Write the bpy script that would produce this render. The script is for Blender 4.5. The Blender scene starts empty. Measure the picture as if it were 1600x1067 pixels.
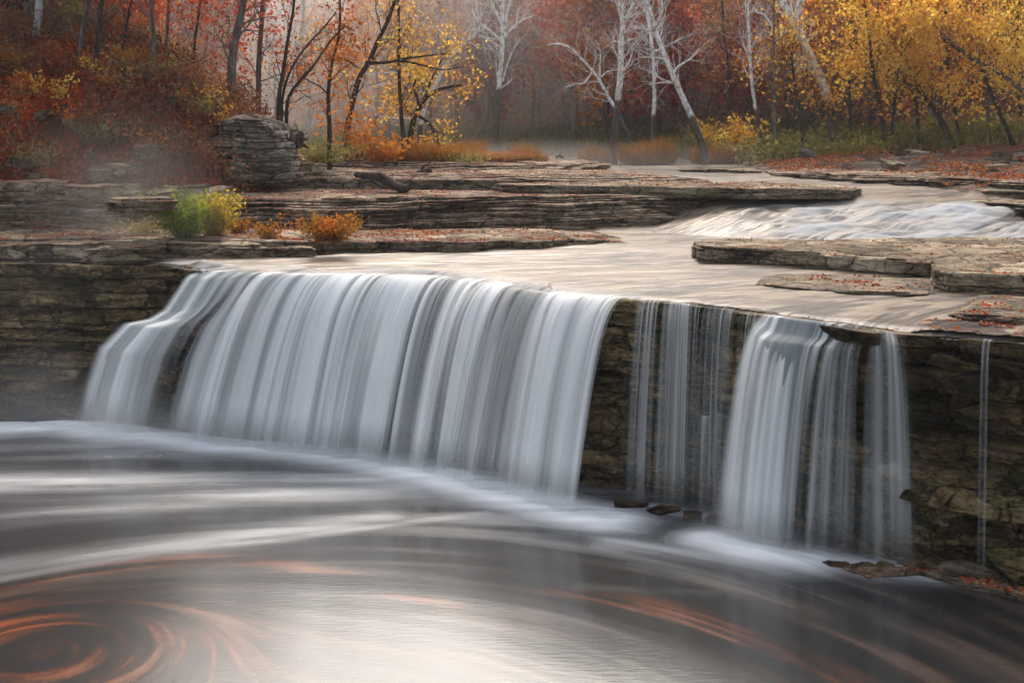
import bpy, math, random
import numpy as np
from math import radians as R, pi
S = bpy.context.scene
COL = S.collection
F, HZ, H = 1931.0, 205.0, 9.5
ZL = 5.0
# ------------------------------------------------------------------ helpers
def PW(px, py, z):
    Y = (H-z)*F/(py-HZ); return ((px-800)*Y/F, Y, z)
def PY(px, py, Y): return ((px-800)*Y/F, Y, H-(py-HZ)*Y/F)
def ss(a, b, x):
    t = np.clip((x-a)/(b-a), 0, 1); return t*t*(3-2*t)
def hsh(i, j, s):
    n = (i.astype(np.int64)*374761393 + j.astype(np.int64)*668265263 + s*974634777) & 0xffffffff
    n = ((n ^ (n >> 13))*1274126177) & 0xffffffff
    n = ((n ^ (n >> 16))*2246822519) & 0xffffffff
    return ((n ^ (n >> 15)) & 0xffffff)/float(0xffffff)
def vn(x, y, s=0):
    x = np.asarray(x, float); y = np.asarray(y, float)+np.zeros_like(x)
    i = np.floor(x); j = np.floor(y); u = x-i; v = y-j
    u = u*u*(3-2*u); v = v*v*(3-2*v)
    return (hsh(i, j, s)*(1-u)+hsh(i+1, j, s)*u)*(1-v)+(hsh(i, j+1, s)*(1-u)+hsh(i+1, j+1, s)*u)*v
def fbm(x, y, o=4, s=0, g=.5):
    a, t, w = 0, 0, 1.0
    for k in range(o):
        a = a+w*vn(x*2**k+k*17.3, y*2**k+k*9.1, s+k); t += w; w *= g
    return a/t
def pd(X, Y, pts):
    """signed distance to open polyline (positive on its left side) and arc position"""
    best = np.full(X.shape, 1e9); sg = np.ones(X.shape)
    for (ax, ay), (bx, by) in zip(pts[:-1], pts[1:]):
        dx, dy = bx-ax, by-ay; l2 = dx*dx+dy*dy
        t = np.clip(((X-ax)*dx+(Y-ay)*dy)/l2, 0, 1)
        d = np.hypot(X-ax-t*dx, Y-ay-t*dy)
        side = np.sign(dx*(Y-ay)-dy*(X-ax)); side[side == 0] = 1
        m = d < best-1e-9; best = np.where(m, d, best); sg = np.where(m, side, sg)
    return best*sg
def mesh(name, V, Fc, mat, parent=None, smooth=True, attrs=None, uv=None):
    V = np.asarray(V, np.float32).reshape(-1, 3); Fc = np.asarray(Fc, np.int32)
    me = bpy.data.meshes.new(name); k = Fc.shape[1]
    me.vertices.add(len(V)); me.vertices.foreach_set('co', V.ravel())
    me.loops.add(Fc.size); me.loops.foreach_set('vertex_index', Fc.ravel())
    me.polygons.add(len(Fc)); me.polygons.foreach_set('loop_start', np.arange(0, Fc.size, k, dtype=np.int32))
    me.polygons.foreach_set('loop_total', np.full(len(Fc), k, np.int32))
    me.polygons.foreach_set('use_smooth', np.full(len(Fc), smooth, bool))
    for n, a in (attrs or {}).items():
        at = me.attributes.new(n, 'FLOAT', 'POINT'); at.data.foreach_set('value', np.asarray(a, np.float32).ravel())
    me.update(calc_edges=True); me.materials.append(mat)
    o = bpy.data.objects.new(name, me); COL.objects.link(o)
    if parent is not None: o.parent = parent
    return o
def gridf(nr, nc):
    i = np.arange(nr-1)[:, None]*nc+np.arange(nc-1)[None, :]
    return np.stack([i, i+1, i+nc+1, i+nc], -1).reshape(-1, 4)
def tag(o, label=None, cat=None, group=None, kind=None):
    for k, v in (('label', label), ('category', cat), ('group', group), ('kind', kind)):
        if v: o[k] = v
    return o
def empty(name, loc):
    o = bpy.data.objects.new(name, None); COL.objects.link(o); o.location = loc; o.empty_display_size = .3; return o
# ------------------------------------------------------------------ materials
class NT:
    def __init__(s, name):
        s.m = bpy.data.materials.new(name); s.m.use_nodes = True; s.t = s.m.node_tree; s.t.nodes.clear()
        s.out = s.n('ShaderNodeOutputMaterial')
    def n(s, ty, **k):
        x = s.t.nodes.new(ty)
        for a, b in k.items(): setattr(x, a, b)
        return x
    def l(s, a, b): s.t.links.new(a, b)
    def val(s, sock, v):
        if hasattr(v, 'links'): s.l(v, sock)
        else: sock.default_value = v
    def attr(s, n): return s.n('ShaderNodeAttribute', attribute_name=n).outputs['Fac']
    def coord(s, scale=(1, 1, 1), rot=(0, 0, 0)):
        g = s.n('ShaderNodeNewGeometry'); m = s.n('ShaderNodeMapping'); m.inputs['Scale'].default_value = scale
        m.inputs['Rotation'].default_value = rot
        s.l(g.outputs['Position'], m.inputs['Vector']); return m.outputs[0]
    def ocoord(s, scale=(1, 1, 1)):
        g = s.n('ShaderNodeTexCoord'); m = s.n('ShaderNodeMapping'); m.inputs['Scale'].default_value = scale
        s.l(g.outputs['Object'], m.inputs['Vector']); return m.outputs[0]
    def noise(s, v, sc, det=6, rough=.6, dist=0):
        x = s.n('ShaderNodeTexNoise'); x.inputs['Scale'].default_value = sc; x.inputs['Detail'].default_value = det
        x.inputs['Roughness'].default_value = rough; x.inputs['Distortion'].default_value = dist; s.l(v, x.inputs['Vector']); return x.outputs['Fac']
    def vor(s, v, sc, feat='DISTANCE_TO_EDGE'):
        x = s.n('ShaderNodeTexVoronoi', feature=feat); x.inputs['Scale'].default_value = sc; s.l(v, x.inputs['Vector']); return x.outputs['Distance']
    def ramp(s, f, st):
        x = s.n('ShaderNodeValToRGB'); e = x.color_ramp.elements
        while len(e) < len(st): e.new(.5)
        for q, (p, c) in zip(e, st):
            q.position = p; q.color = (*c, 1) if not isinstance(c, (int, float)) else (c, c, c, 1)
        s.val(x.inputs[0], f); return x.outputs[0]
    def mix(s, f, a, b, mode='MIX'):
        x = s.n('ShaderNodeMix', data_type='RGBA', blend_type=mode); s.val(x.inputs[0], f)
        for k, v in ((6, a), (7, b)):
            s.val(x.inputs[k], (*v, 1) if isinstance(v, tuple) and len(v) == 3 else v)
        return x.outputs[2]
    def math(s, op, a, b=0., c=None):
        x = s.n('ShaderNodeMath', operation=op); s.val(x.inputs[0], a); s.val(x.inputs[1], b)
        if c is not None: s.val(x.inputs[2], c)
        return x.outputs[0]
    def bump(s, h, st=.5, d=.1, nrm=None):
        x = s.n('ShaderNodeBump'); x.inputs['Strength'].default_value = st; x.inputs['Distance'].default_value = d; s.l(h, x.inputs['Height'])
        if nrm is not None: s.l(nrm, x.inputs['Normal'])
        return x.outputs[0]
    def pbr(s, col, rough=.8, spec=.3, nrm=None):
        x = s.n('ShaderNodeBsdfPrincipled')
        s.val(x.inputs['Base Color'], (*col, 1) if isinstance(col, tuple) else col); s.val(x.inputs['Roughness'], rough)
        s.val(x.inputs['Specular IOR Level'], spec)
        if nrm is not None: s.l(nrm, x.inputs['Normal'])
        return x.outputs[0]
    def done(s, sh): s.l(sh, s.out.inputs['Surface']); return s.m

def rock_mat(name, pal, leafy=0.0, wet=.75, moss=0., spec=.2, bs=(.55, .55, 1.9)):
    t = NT(name); c = t.coord((1, 1, 3.2)); c1 = t.coord()
    a = t.noise(c, .8, 8, .66, .5); b = t.noise(c, 4.5, 8, .75); d = t.noise(c1, .4, 5, .6); e = t.noise(c1, 10, 6, .8)
    # blocks: warped cells, each with its own tint, dark joints between
    wv = t.n('ShaderNodeVectorMath', operation='ADD'); sc = t.n('ShaderNodeVectorMath', operation='SCALE'); sc.inputs['Scale'].default_value = .55
    nv = t.n('ShaderNodeTexNoise'); nv.inputs['Scale'].default_value = 1.1; nv.inputs['Detail'].default_value = 5; t.l(c1, nv.inputs['Vector'])
    t.l(nv.outputs['Color'], sc.inputs[0]); t.l(t.coord(bs), wv.inputs[0]); t.l(sc.outputs[0], wv.inputs[1])
    vc = t.n('ShaderNodeTexVoronoi', feature='F1'); vc.inputs['Scale'].default_value = 1.0; t.l(wv.outputs[0], vc.inputs['Vector'])
    ve = t.n('ShaderNodeTexVoronoi', feature='DISTANCE_TO_EDGE'); ve.inputs['Scale'].default_value = 1.0; t.l(wv.outputs[0], ve.inputs['Vector'])
    sp = t.n('ShaderNodeSeparateColor'); t.l(vc.outputs['Color'], sp.inputs[0])
    f = t.math('ADD', t.math('ADD', t.math('MULTIPLY', a, .40), t.math('MULTIPLY', b, .36)), t.math('MULTIPLY', e, .24))
    f = t.math('ADD', f, t.math('MULTIPLY', t.math('SUBTRACT', sp.outputs[0], .5), .075))
    col = t.ramp(f, [(.41, pal[0]), (.47, pal[1]), (.535, pal[2]), (.61, pal[3])])
    col = t.mix(.9, col, t.ramp(d, [(.38, (.50, .45, .40)), (.6, (1.15, 1.1, 1.05))]), 'MULTIPLY')
    col = t.mix(.8, col, t.ramp(sp.outputs[1], [(0, (.60, .55, .50)), (.5, (1, .95, .88)), (1, (1.25, 1.22, 1.15))]), 'MULTIPLY')
    st = t.noise(c, .7, 6, .7)
    col = t.mix(t.ramp(st, [(.54, 0), (.66, .5)]), col, (.17, .095, .045))
    if moss:
        col = t.mix(t.ramp(t.noise(c1, 1.1, 8, .75), [(.50, 0), (.60, moss)]), col, (.12, .13, .03))
    cr = t.math('ADD', ve.outputs['Distance'], t.math('MULTIPLY', t.math('SUBTRACT', e, .5), .08))
    col = t.mix(t.ramp(cr, [(0, .85), (.035, 0)]), col, (.015, .012, .009))
    w = t.attr('wet')
    col = t.mix(w, col, t.mix(1.0, col, (.38, .34, .31), 'MULTIPLY'))
    col = t.mix(t.ramp(t.noise(t.coord((.5, .5, 9)), 1.5, 7, .75), [(.36, .8), (.44, 0)]), col, (.022, .017, .013))
    if leafy:
        nz = t.n('ShaderNodeNewGeometry'); sx = t.n('ShaderNodeSeparateXYZ'); t.l(nz.outputs['Normal'], sx.inputs[0])
        up = t.ramp(sx.outputs[2], [(.6, 0), (.9, 1)])
        ln = t.noise(c1, .6, 8, .75); fn = t.noise(c1, 14, 3, .7)
        lf = t.math('MULTIPLY', up, t.ramp(t.math('ADD', t.math('MULTIPLY', ln, .6), t.math('MULTIPLY', fn, .4)), [(.55-leafy*.08, 0), (.60-leafy*.08, .85)]))
        col = t.mix(lf, col, t.ramp(t.noise(c1, 30, 2), [(.35, (.07, .015, .01)), (.5, (.18, .04, .02)), (.65, (.28, .12, .08))]))
    hh = t.math('ADD', t.math('MULTIPLY', b, .7), t.math('ADD', t.math('MULTIPLY', a, .6), t.math('MULTIPLY', e, .35)))
    hh = t.math('ADD', hh, t.ramp(cr, [(0, 0), (.10, .5)])); hh = t.math('ADD', hh, t.math('MULTIPLY', sp.outputs[2], .3))
    nr = t.bump(hh, 1.0, .32)
    return t.done(t.pbr(col, t.math('SUBTRACT', .92, t.math('MULTIPLY', w, wet*.75)), spec, nr))
def leaf_mat(name, cols, tr=.58):
    t = NT(name); a = t.attr('c'); oi = t.n('ShaderNodeObjectInfo')
    f = t.math('ADD', t.math('MULTIPLY', a, .82), t.math('MULTIPLY', oi.outputs['Random'], .18))
    n = len(cols); col = t.ramp(f, [(.05+.9*i/(n-1), c) for i, c in enumerate(cols)])
    d = t.n('ShaderNodeBsdfDiffuse'); q = t.n('ShaderNodeBsdfTranslucent'); m = t.n('ShaderNodeMixShader')
    t.l(col, d.inputs[0]); t.l(col, q.inputs[0]); m.inputs[0].default_value = tr
    t.l(d.outputs[0], m.inputs[1]); t.l(q.outputs[0], m.inputs[2]); return t.done(m.outputs[0])
def bark_mat(name, a, b, white=False):
    t = NT(name); c = t.ocoord((3, 3, .7)); n = t.noise(c, 2.2, 6, .7)
    col = t.ramp(n, [(.35, a), (.65, b)])
    if white:
        h = t.attr('h'); p = t.noise(t.ocoord((1, 1, .6)), 1.6, 5, .75)
        f = t.math('ADD', h, t.math('MULTIPLY', t.math('SUBTRACT', p, .5), .9))
        wc = t.ramp(t.noise(t.ocoord((1, 1, .7)), 3.5, 4, .6), [(.34, (.25, .22, .18)), (.46, (.58, .55, .50)), (.58, (.78, .76, .72))])
        col = t.mix(t.ramp(f, [(.42, 0), (.58, 1)]), col, wc)
    return t.done(t.pbr(col, .9, .1, t.bump(n, .6, .05)))
M = {}
pal_dry = [(.040, .030, .020), (.26, .205, .135), (.58, .485, .36), (.82, .72, .58)]
pal_wet = [(.010, .008, .005), (.08, .060, .030), (.46, .34, .17), (.80, .64, .38)]
M['ledge'] = rock_mat('layered_limestone', pal_dry, .5, .6)
M['ledge2'] = rock_mat('layered_limestone_bare', [(.08, .06, .042), (.33, .27, .18), (.60, .51, .38), (.80, .71, .57)], .1, .6, .3)
M['ledge3'] = rock_mat('pale_outcrop_stone', [(.06, .05, .04), (.26, .235, .20), (.52, .48, .42), (.74, .70, .63)], .5, .6, .2)
M['cliff'] = rock_mat('wet_shale', pal_wet, 0, .45, .6, .16, (.8, .8, 1.7))
M['bed'] = rock_mat('riverbed_rock', [(.05, .04, .03), (.12, .10, .08), (.22, .19, .155), (.36, .32, .27)], .25, .7)
M['syc'] = bark_mat('sycamore_bark', (.045, .036, .03), (.13, .11, .09), True)
M['dark'] = bark_mat('dark_bark', (.018, .014, .011), (.065, .050, .038))
M['grey'] = bark_mat('grey_bark', (.06, .05, .042), (.19, .165, .14))
M['twig'] = bark_mat('dull_bark', (.09, .07, .055), (.22, .175, .14))
M['pale'] = bark_mat('pale_bark', (.22, .20, .18), (.5, .47, .43))
M['drift'] = bark_mat('driftwood', (.012, .009, .008), (.09, .065, .05))
M['ly'] = leaf_mat('yellow_leaves', [(.20, .10, .045), (.52, .23, .035), (.72, .40, .05), (.82, .57, .11), (.36, .29, .08)])
M['lo'] = leaf_mat('orange_leaves', [(.17, .05, .022), (.42, .12, .025), (.60, .22, .03), (.68, .36, .06)])
M['lr'] = leaf_mat('red_leaves', [(.12, .02, .012), (.30, .035, .018), (.46, .07, .022), (.58, .18, .03)])
M['lb'] = leaf_mat('russet_leaves', [(.14, .06, .03), (.30, .11, .045), (.40, .18, .07), (.42, .26, .12)])
M['lg'] = leaf_mat('green_leaves', [(.07, .07, .02), (.16, .15, .035), (.30, .25, .08), (.40, .28, .13)])
M['lgb'] = leaf_mat('bright_green_leaves', [(.08, .11, .012), (.18, .24, .02), (.30, .34, .03), (.45, .40, .03)])
M['yb'] = leaf_mat('yellowing_leaves', [(.16, .15, .015), (.40, .30, .02), (.60, .38, .03), (.55, .20, .02)])
M['yb2'] = leaf_mat('rusty_olive_leaves', [(.14, .10, .02), (.30, .13, .02), (.44, .12, .015), (.34, .05, .012)])
M['lbr'] = leaf_mat('brush_leaves', [(.06, .03, .02), (.16, .05, .02), (.15, .10, .05), (.30, .05, .015), (.30, .20, .10), (.17, .16, .03), (.62, .26, .03)])
M['lit'] = leaf_mat('litter_leaves', [(.07, .025, .014), (.20, .06, .025), (.38, .045, .014), (.48, .10, .02), (.46, .20, .07), (.52, .34, .22)], .2)
M['lor'] = leaf_mat('orange_litter', [(.16, .04, .016), (.34, .09, .03), (.5, .18, .06), (.55, .30, .16)], .2)
M['straw'] = leaf_mat('straw', [(.16, .10, .05), (.34, .24, .12), (.42, .36, .18), (.22, .22, .05)], .4)
M['gra'] = leaf_mat('grass_blades', [(.20, .05, .012), (.36, .10, .015), (.40, .20, .03), (.16, .15, .02)], .4)
def soil_mat():
    t = NT('leaf_litter_soil'); c = t.coord(); a = t.noise(c, .35, 8, .7); b = t.noise(c, 4, 8, .8)
    f = t.math('ADD', t.math('MULTIPLY', a, .5), t.math('MULTIPLY', b, .5))
    col = t.ramp(f, [(.34, (.028, .018, .012)), (.45, (.085, .035, .018)), (.54, (.17, .05, .022)), (.63, (.20, .12, .06))])
    return t.done(t.pbr(col, .95, .1, t.bump(b, 1, .25)))
M['soil'] = soil_mat()
def fall_mat():
    t = NT('silky_falling_water'); a = t.attr('a'); w = t.attr('w')
    col = t.mix(w, (.30, .32, .32), (.92, .92, .89))
    d = t.n('ShaderNodeBsdfDiffuse'); q = t.n('ShaderNodeBsdfTranslucent'); m = t.n('ShaderNodeMixShader'); tr = t.n('ShaderNodeBsdfTransparent')
    t.l(col, d.inputs[0]); t.l(col, q.inputs[0]); m.inputs[0].default_value = .35
    t.l(d.outputs[0], m.inputs[1]); t.l(q.outputs[0], m.inputs[2])
    m2 = t.n('ShaderNodeMixShader'); t.l(a, m2.inputs[0]); t.l(tr.outputs[0], m2.inputs[1]); t.l(m.outputs[0], m2.inputs[2])
    return t.done(m2.outputs[0])
M['fall'] = fall_mat()
def pool_mat():
    t = NT('pool_water'); fo = t.attr('foam'); le = t.attr('leaf'); st = t.attr('st')
    base = t.mix(st, (.011, .012, .013), (.022, .021, .019))
    col = t.mix(le, base, t.ramp(st, [(.3, (.12, .022, .006)), (.55, (.30, .075, .018)), (.8, (.46, .24, .14))]))
    col = t.mix(fo, col, (.76, .77, .77))
    n = t.bump(st, .02, .04); n2 = t.bump(t.noise(t.coord((.5, 2, 1)), 5, 4, .6), .10, .02, n)
    s1 = t.pbr(col, t.math('ADD', .17, t.math('MULTIPLY', fo, .6)), .25, n2)
    return t.done(s1)
M['pool'] = pool_mat()
def river_mat():
    t = NT('river_water'); fo = t.attr('foam'); st = t.attr('st')
    base = t.mix(t.ramp(st, [(.2, 0), (.65, 1)]), (.030, .022, .015), t.mix(t.ramp(t.noise(t.coord((.3, .7, 1)), 1.2, 6, .7), [(.40, 0), (.56, 1)]), (.060, .044, .030), (.19, .145, .10)))
    col = t.mix(fo, base, (.30, .31, .315))
    n = t.bump(st, .4, .10); n2 = t.bump(t.noise(t.coord((.7, 1.6, 1), (0, 0, -.35)), 2.2, 6, .65), .28, .06, n)
    return t.done(t.pbr(col, t.math('ADD', .36, t.math('MULTIPLY', fo, .5)), .10, n2))
M['river'] = river_mat()
# ------------------------------------------------------------------ camera, light
cam = bpy.data.cameras.new('camera'); co = bpy.data.objects.new('camera', cam); COL.objects.link(co)
co.location = (0, 0, H); co.rotation_euler = (pi/2, 0, 0)
cam.sensor_width = 36; cam.lens = F/1600*36; cam.shift_y = -(533.5-HZ)/1600; cam.clip_end = 2000; cam.clip_start = .1
S.camera = co
SUN_EL, SUN_AZ = 42, -3       # azimuth measured from +Y towards +X
wd = bpy.data.worlds.new('World'); S.world = wd; wd.use_nodes = True; nt = wd.node_tree
sk = nt.nodes.new('ShaderNodeTexSky'); sk.sky_type = 'NISHITA'; sk.sun_disc = False
sk.sun_elevation = R(SUN_EL); sk.sun_rotation = R(SUN_AZ); sk.air_density = 1.0; sk.dust_density = 5; sk.ozone_density = 1.0
hs = nt.nodes.new('ShaderNodeHueSaturation'); hs.inputs['Saturation'].default_value = .55; nt.links.new(sk.outputs[0], hs.inputs['Color']); nt.links.new(hs.outputs[0], nt.nodes['Background'].inputs[0]); nt.nodes['Background'].inputs[1].default_value = .15
sl = bpy.data.lights.new('sun', 'SUN'); so = bpy.data.objects.new('sun', sl); COL.objects.link(so)
sl.energy = .8; sl.angle = R(10); sl.color = (1, .82, .64)
from mathutils import Vector
sd = Vector((math.sin(R(SUN_AZ))*math.cos(R(SUN_EL)), math.cos(R(SUN_AZ))*math.cos(R(SUN_EL)), math.sin(R(SUN_EL))))
so.rotation_euler = sd.to_track_quat('Z', 'Y').to_euler(); so.location = (10, 60, 60)
S.view_settings.view_transform = 'Standard'; S.view_settings.look = 'None'; S.view_settings.exposure = 1.3; S.view_settings.gamma = 1
# ------------------------------------------------------------------ layout curves
lip_px = [(-500, 404), (-200, 408), (0, 410), (150, 411), (260, 413), (310, 420), (360, 424), (430, 428), (500, 431), (560, 430), (600, 429), (680, 434),
          (760, 442), (830, 456), (900, 463), (980, 469), (1060, 474), (1100, 480), (1180, 490), (1260, 500), (1340, 511), (1400, 520), (1480, 527), (1600, 537), (1800, 553), (2300, 590)]
lip_w = np.array([PW(x, y, ZL)[:2] for x, y in lip_px])
def resample(P, n):
    P = np.asarray(P, float); d = np.r_[0, np.cumsum(np.hypot(*(np.diff(P[:, :2], axis=0).T)))]
    s = np.linspace(0, d[-1], n); return np.stack([np.interp(s, d, P[:, k]) for k in range(P.shape[1])], -1), s
def smooth(a, k):
    ker = np.hanning(k+2)[1:-1]; ker /= ker.sum(); p = np.pad(a, ((k//2, k//2), (0, 0)), mode='edge')
    return np.stack([np.convolve(p[:, j], ker, 'valid')[:len(a)] for j in range(a.shape[1])], -1)
left_toe = [(-90, 44), (-40, 48), (-21, 51.5), (-12.5, 53.5), (-11.2, 57.5), (-10.6, 63), (-14, 72), (-20, 90), (-38, 112), (-90, 150)]
right_toe = [(140, 28), (60, 40), (32, 48), (25, 53), (21.3, 59), (20.6, 66.5), (18.0, 71.5), (15.8, 75), (15.5, 86), (14, 96), (10, 101), (0, 106), (-18, 110), (-40, 120), (-90, 158)]
def zw(X, Y):
    rap = ss(1.0, 7.5, X-(-3+0*Y))
    Y = np.where((Y > 47) & (Y < 60), np.maximum(47, Y-3.6*(1-ss(6, 11, X))*(1-ss(56, 60, Y))), Y)
    z = np.interp(Y, [0, 45, 49, 54.5, 60, 80, 100, 140, 500], [5.03, 5.05, 5.15, 6.1, 6.55, 6.95, 7.3, 7.45, 7.5])
    return z
def ground_z(X, Y, rough=True):
    X = np.asarray(X, float); Y = np.asarray(Y, float)
    dl = pd(X, Y, left_toe); dr = -pd(X, Y, right_toe[::-1])
    dr = -pd(X, Y, right_toe)*-1
    z = zw(X, Y)-.18
    z = np.where(Y < 46, 4.93, z)
    L = np.maximum(dl, 0); Rr = np.maximum(-dr, 0) if False else np.maximum(RS*pd(X, Y, right_toe), 0)
    zl = 6.75+.70*np.minimum(L, 26)+.15*np.maximum(L-26, 0)*1.0+1.9*ss(.3, 3.2, L)
    zr = np.minimum(zw(X, Y), 7.5)+.05+.065*np.minimum(Rr, 26)+.36*np.clip(Rr-22, 0, 20)+.72*np.clip(Rr-42, 0, 75)+.03*np.maximum(Rr-117, 0)
    z = np.where(L > 0, np.maximum(z*(1-ss(0, .5, L))+zl*ss(0, .5, L), z), z)
    k = ss(0, 1.5, Rr); z = np.where(Rr > 0, z*(1-k)+np.maximum(zr, z)*k, z)
    if rough:
        bank = np.clip(np.maximum(L, Rr)/3, 0, 1)
        z = z+bank*((fbm(X*.25, Y*.25, 4, 5)-.5)*1.1+(fbm(X*1.2, Y*1.2, 3, 8)-.5)*.35)
    return z
RS = 1.0
RS = 1.0 if pd(np.array([60.]), np.array([100.]), right_toe)[0] > 0 else -1.0
LS = pd(np.array([-40.]), np.array([70.]), left_toe)[0]
assert LS > 0, 'left toe orientation'
def ray_ground(px, py, y0=47, y1=230):
    Ys = np.arange(y0, y1, .25); X = (px-800)*Ys/F; Z = H-(py-HZ)*Ys/F
    g = ground_z(X, Ys, True); k = np.argmax(g >= Z)
    if g[k] < Z[k]: k = len(Ys)-1
    return X[k], Ys[k], g[k]
# ------------------------------------------------------------------ ground sheet
def build_ground():
    # fan shaped sheet: from the plateau behind the lip out to the horizon
    us = np.linspace(-1, 1, 520); xs = np.sign(us)*(np.abs(us)*.55+.45*np.abs(us)**3)
    Ys = np.r_[np.linspace(23, 75, 300), np.linspace(75.3, 135, 170), np.linspace(136, 420, 110)]
    YY, UU = np.meshgrid(Ys, xs, indexing='ij'); XX = UU*(YY*.9+25)
    Z = ground_z(XX, YY)
    # bring the first rows onto the lip: sink anything in front of the lip
    d = pd(XX, YY, [tuple(p) for p in lip_w])
    n = (fbm(XX*.8, YY*.8, 4, 21)-.5)
    Z = np.where(YY < 47, Z+n*.10, Z)
    # exposed rock on the right, near the lip
    px = XX/YY*F+800; py = HZ+(H-5)*F/YY
    ex = ss(1330, 1480, px+(py-500)*.8)*ss(470, 500, py+n*60)
    step = np.floor((fbm(XX*.5, YY*.9, 3, 33)-.35)*9)/9
    Z = np.where(YY < 40, Z+ex*(.12+step*.16), Z)
    ex2 = ss(980, 1080, px)*(1-ss(1200, 1300, px))*ss(462, 476, py+n*50)
    Z = np.where(YY < 40, Z+ex2*.08, Z)
    shl = (1-ss(180, 330, px))*(YY < 47); Z = Z+shl*.10
    keep = (d > .12) if LIPS > 0 else (d < -.12)
    f = gridf(*XX.shape); kv = keep.ravel(); f = f[kv[f].all(1)]
    wet = ((YY < 50)*(.55*(1-ex*.7))).ravel()
    # materials: rock near and in the river bed, soil elsewhere (split in two objects)
    dl = pd(XX, YY, left_toe); dr = RS*pd(XX, YY, right_toe)
    bank = (np.maximum(dl, dr-np.where(XX > 12, 11.0, 2.0)-(fbm(XX*.3, YY*.3, 3, 2)-.5)*8) > 0).ravel()
    fb = bank[f].all(1)
    V = np.stack([XX, YY, Z], -1).reshape(-1, 3)
    for nm, ff, mt in (('riverbed', f[~fb], M['bed']), ('ground', f[fb], M['soil'])):
        u, inv = np.unique(ff, return_inverse=True)
        o = mesh(nm, V[u], inv.reshape(-1, 4), mt, attrs={'wet': wet[u]}); o['kind'] = 'structure'
LIPS = pd(np.array([0.]), np.array([60.]), [tuple(p) for p in lip_w])[0]
build_ground()
# ------------------------------------------------------------------ strata
def strata(zb, zt, seed, tmin=.10, tmax=.42):
    rng = random.Random(seed); e = [zb]
    while e[-1] < zt: e.append(e[-1]+rng.uniform(tmin, tmax))
    return np.array(e)
def strat_off(s, z, E, seed, amp=.16, joint=1.3):
    """outward displacement of a layered rock face"""
    zz = z+(fbm(s*.25, z*0, 3, seed+70)-.5)*.35
    i = np.clip(np.searchsorted(E, zz)-1, 0, len(E)-2)
    lo = E[i]; hi = E[i+1]; t = (zz-lo)/(hi-lo)
    r0 = hsh(i, i*0, seed)
    js = joint*(.5+hsh(i, i*0+5, seed+1)*1.3)
    q = s/js+hsh(i, i*0+9, seed)*7+ (fbm(s*.9, z*1.5, 2, seed+4)-.5)*.5; c = np.floor(q); fr = q-c
    r1 = hsh(c, i, seed+2)
    gapj = np.minimum(fr, 1-fr)*js
    gap = np.minimum(t, 1-t)*(hi-lo)
    off = (r0-.5)*amp*1.5+(r1-.5)*amp*1.1
    off = off-amp*.75*(1-ss(0, .035, gap))-amp*.45*(1-ss(0, .04, gapj))*(r1 > .35)
    off = off+(fbm(s*1.7, z*4, 4, seed+3)-.5)*amp*.8+(fbm(s*.35, z*.4, 3, seed+6)-.5)*amp*2.2
    return off
def rock(name, ctrl, seed, mat, ncol, frows=40, trows=30, amp=.12, joint=1.3, tamp=.08, wetf=.1, wett=.05, under=0., steps=.0, tl=(.08, .3), wob=.35, lean=0.):
    """ctrl rows: front x, front y, z bottom, z top, back x, back y ; a slab with a layered face and a rough top"""
    C, s = resample(np.asarray(ctrl, float), ncol)
    k = max(3, ncol//90*2+1); C = smooth(C, k); C[:, 3] = np.maximum(C[:, 3], C[:, 2]+.02)
    fx, fy, zb, zt, bx, by = C.T
    T = np.stack([np.gradient(fx), np.gradient(fy)], -1); T = smooth(T, max(5, ncol//40*2+1)); T /= np.linalg.norm(T, axis=1)[:, None]+1e-9
    nx, ny = T[:, 1], -T[:, 0]
    E = strata(zb.min()-.3, zt.max()+.4, seed, *tl)
    kb = np.floor(s/1.15+fbm(s*.6, s*0, 2, seed+8)*1.5); edge = (fbm(s*.5, s*0, 4, seed+11)-.5)*wob*2+(hsh(kb, kb*0, seed+12)-.5)*wob*.55+(fbm(s*3.2, s*0, 3, seed+13)-.5)*wob*.5; chip = (hsh(kb, kb*0+3, seed+14)-.5)*min(.09, tamp*1.2)
    rows = []; wets = []
    for v in np.linspace(0, 1, frows):
        z = zb-.12+(zt+chip-zb+.12)*v
        o = strat_off(s, z, E, seed, amp, joint)+edge-under*(1-ss(0, .35, np.full_like(s, v)))
        o = o-amp*.35*ss(.93, 1, np.full_like(s, v))
        if lean:
            zz = z+(fbm(s*.25, z*0, 3, seed+70)-.5)*.35; li = np.clip(np.searchsorted(E, zz)-1, 0, len(E)-2)
            lf = np.clip((E[li]-zb)/(zt-zb+1e-6), 0, 1)
            o = o-lean*lf*(.55+.9*fbm(s*.22, s*0+li*.7, 3, seed+55))
        rows.append(np.stack([fx+nx*o, fy+ny*o, z], -1)); wets.append(np.full_like(s, wetf))
    F0 = rows[-1]
    for v in np.linspace(0, 1, trows+1)[1:]:
        vv = v**1.5
        x = F0[:, 0]*(1-vv)+bx*vv; y = F0[:, 1]*(1-vv)+by*vv
        n = fbm(x*.7, y*1.1, 5, seed+15)-.5
        st = (np.floor((fbm(x*.35, y*.8, 3, seed+17))*8)/8-.5)*steps
        z = zt+chip*max(0, 1-v*1.6)+n*tamp*2*min(1, v*6)+st*min(1, v*4)+rise_fn(v, zt)
        rows.append(np.stack([x, y, z], -1)); wets.append(np.full_like(s, wett))
    V = np.stack(rows); W = np.stack(wets)
    # closing back row
    b = V[-1].copy(); b[:, 2] = zb-.2; V = np.concatenate([V, b[None]]); W = np.concatenate([W, W[-1:]])
    return mesh(name, V.reshape(-1, 3), gridf(V.shape[0], V.shape[1]), mat, attrs={'wet': W.ravel()}, smooth=False)
def rise_fn(v, zt): return 0
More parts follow.
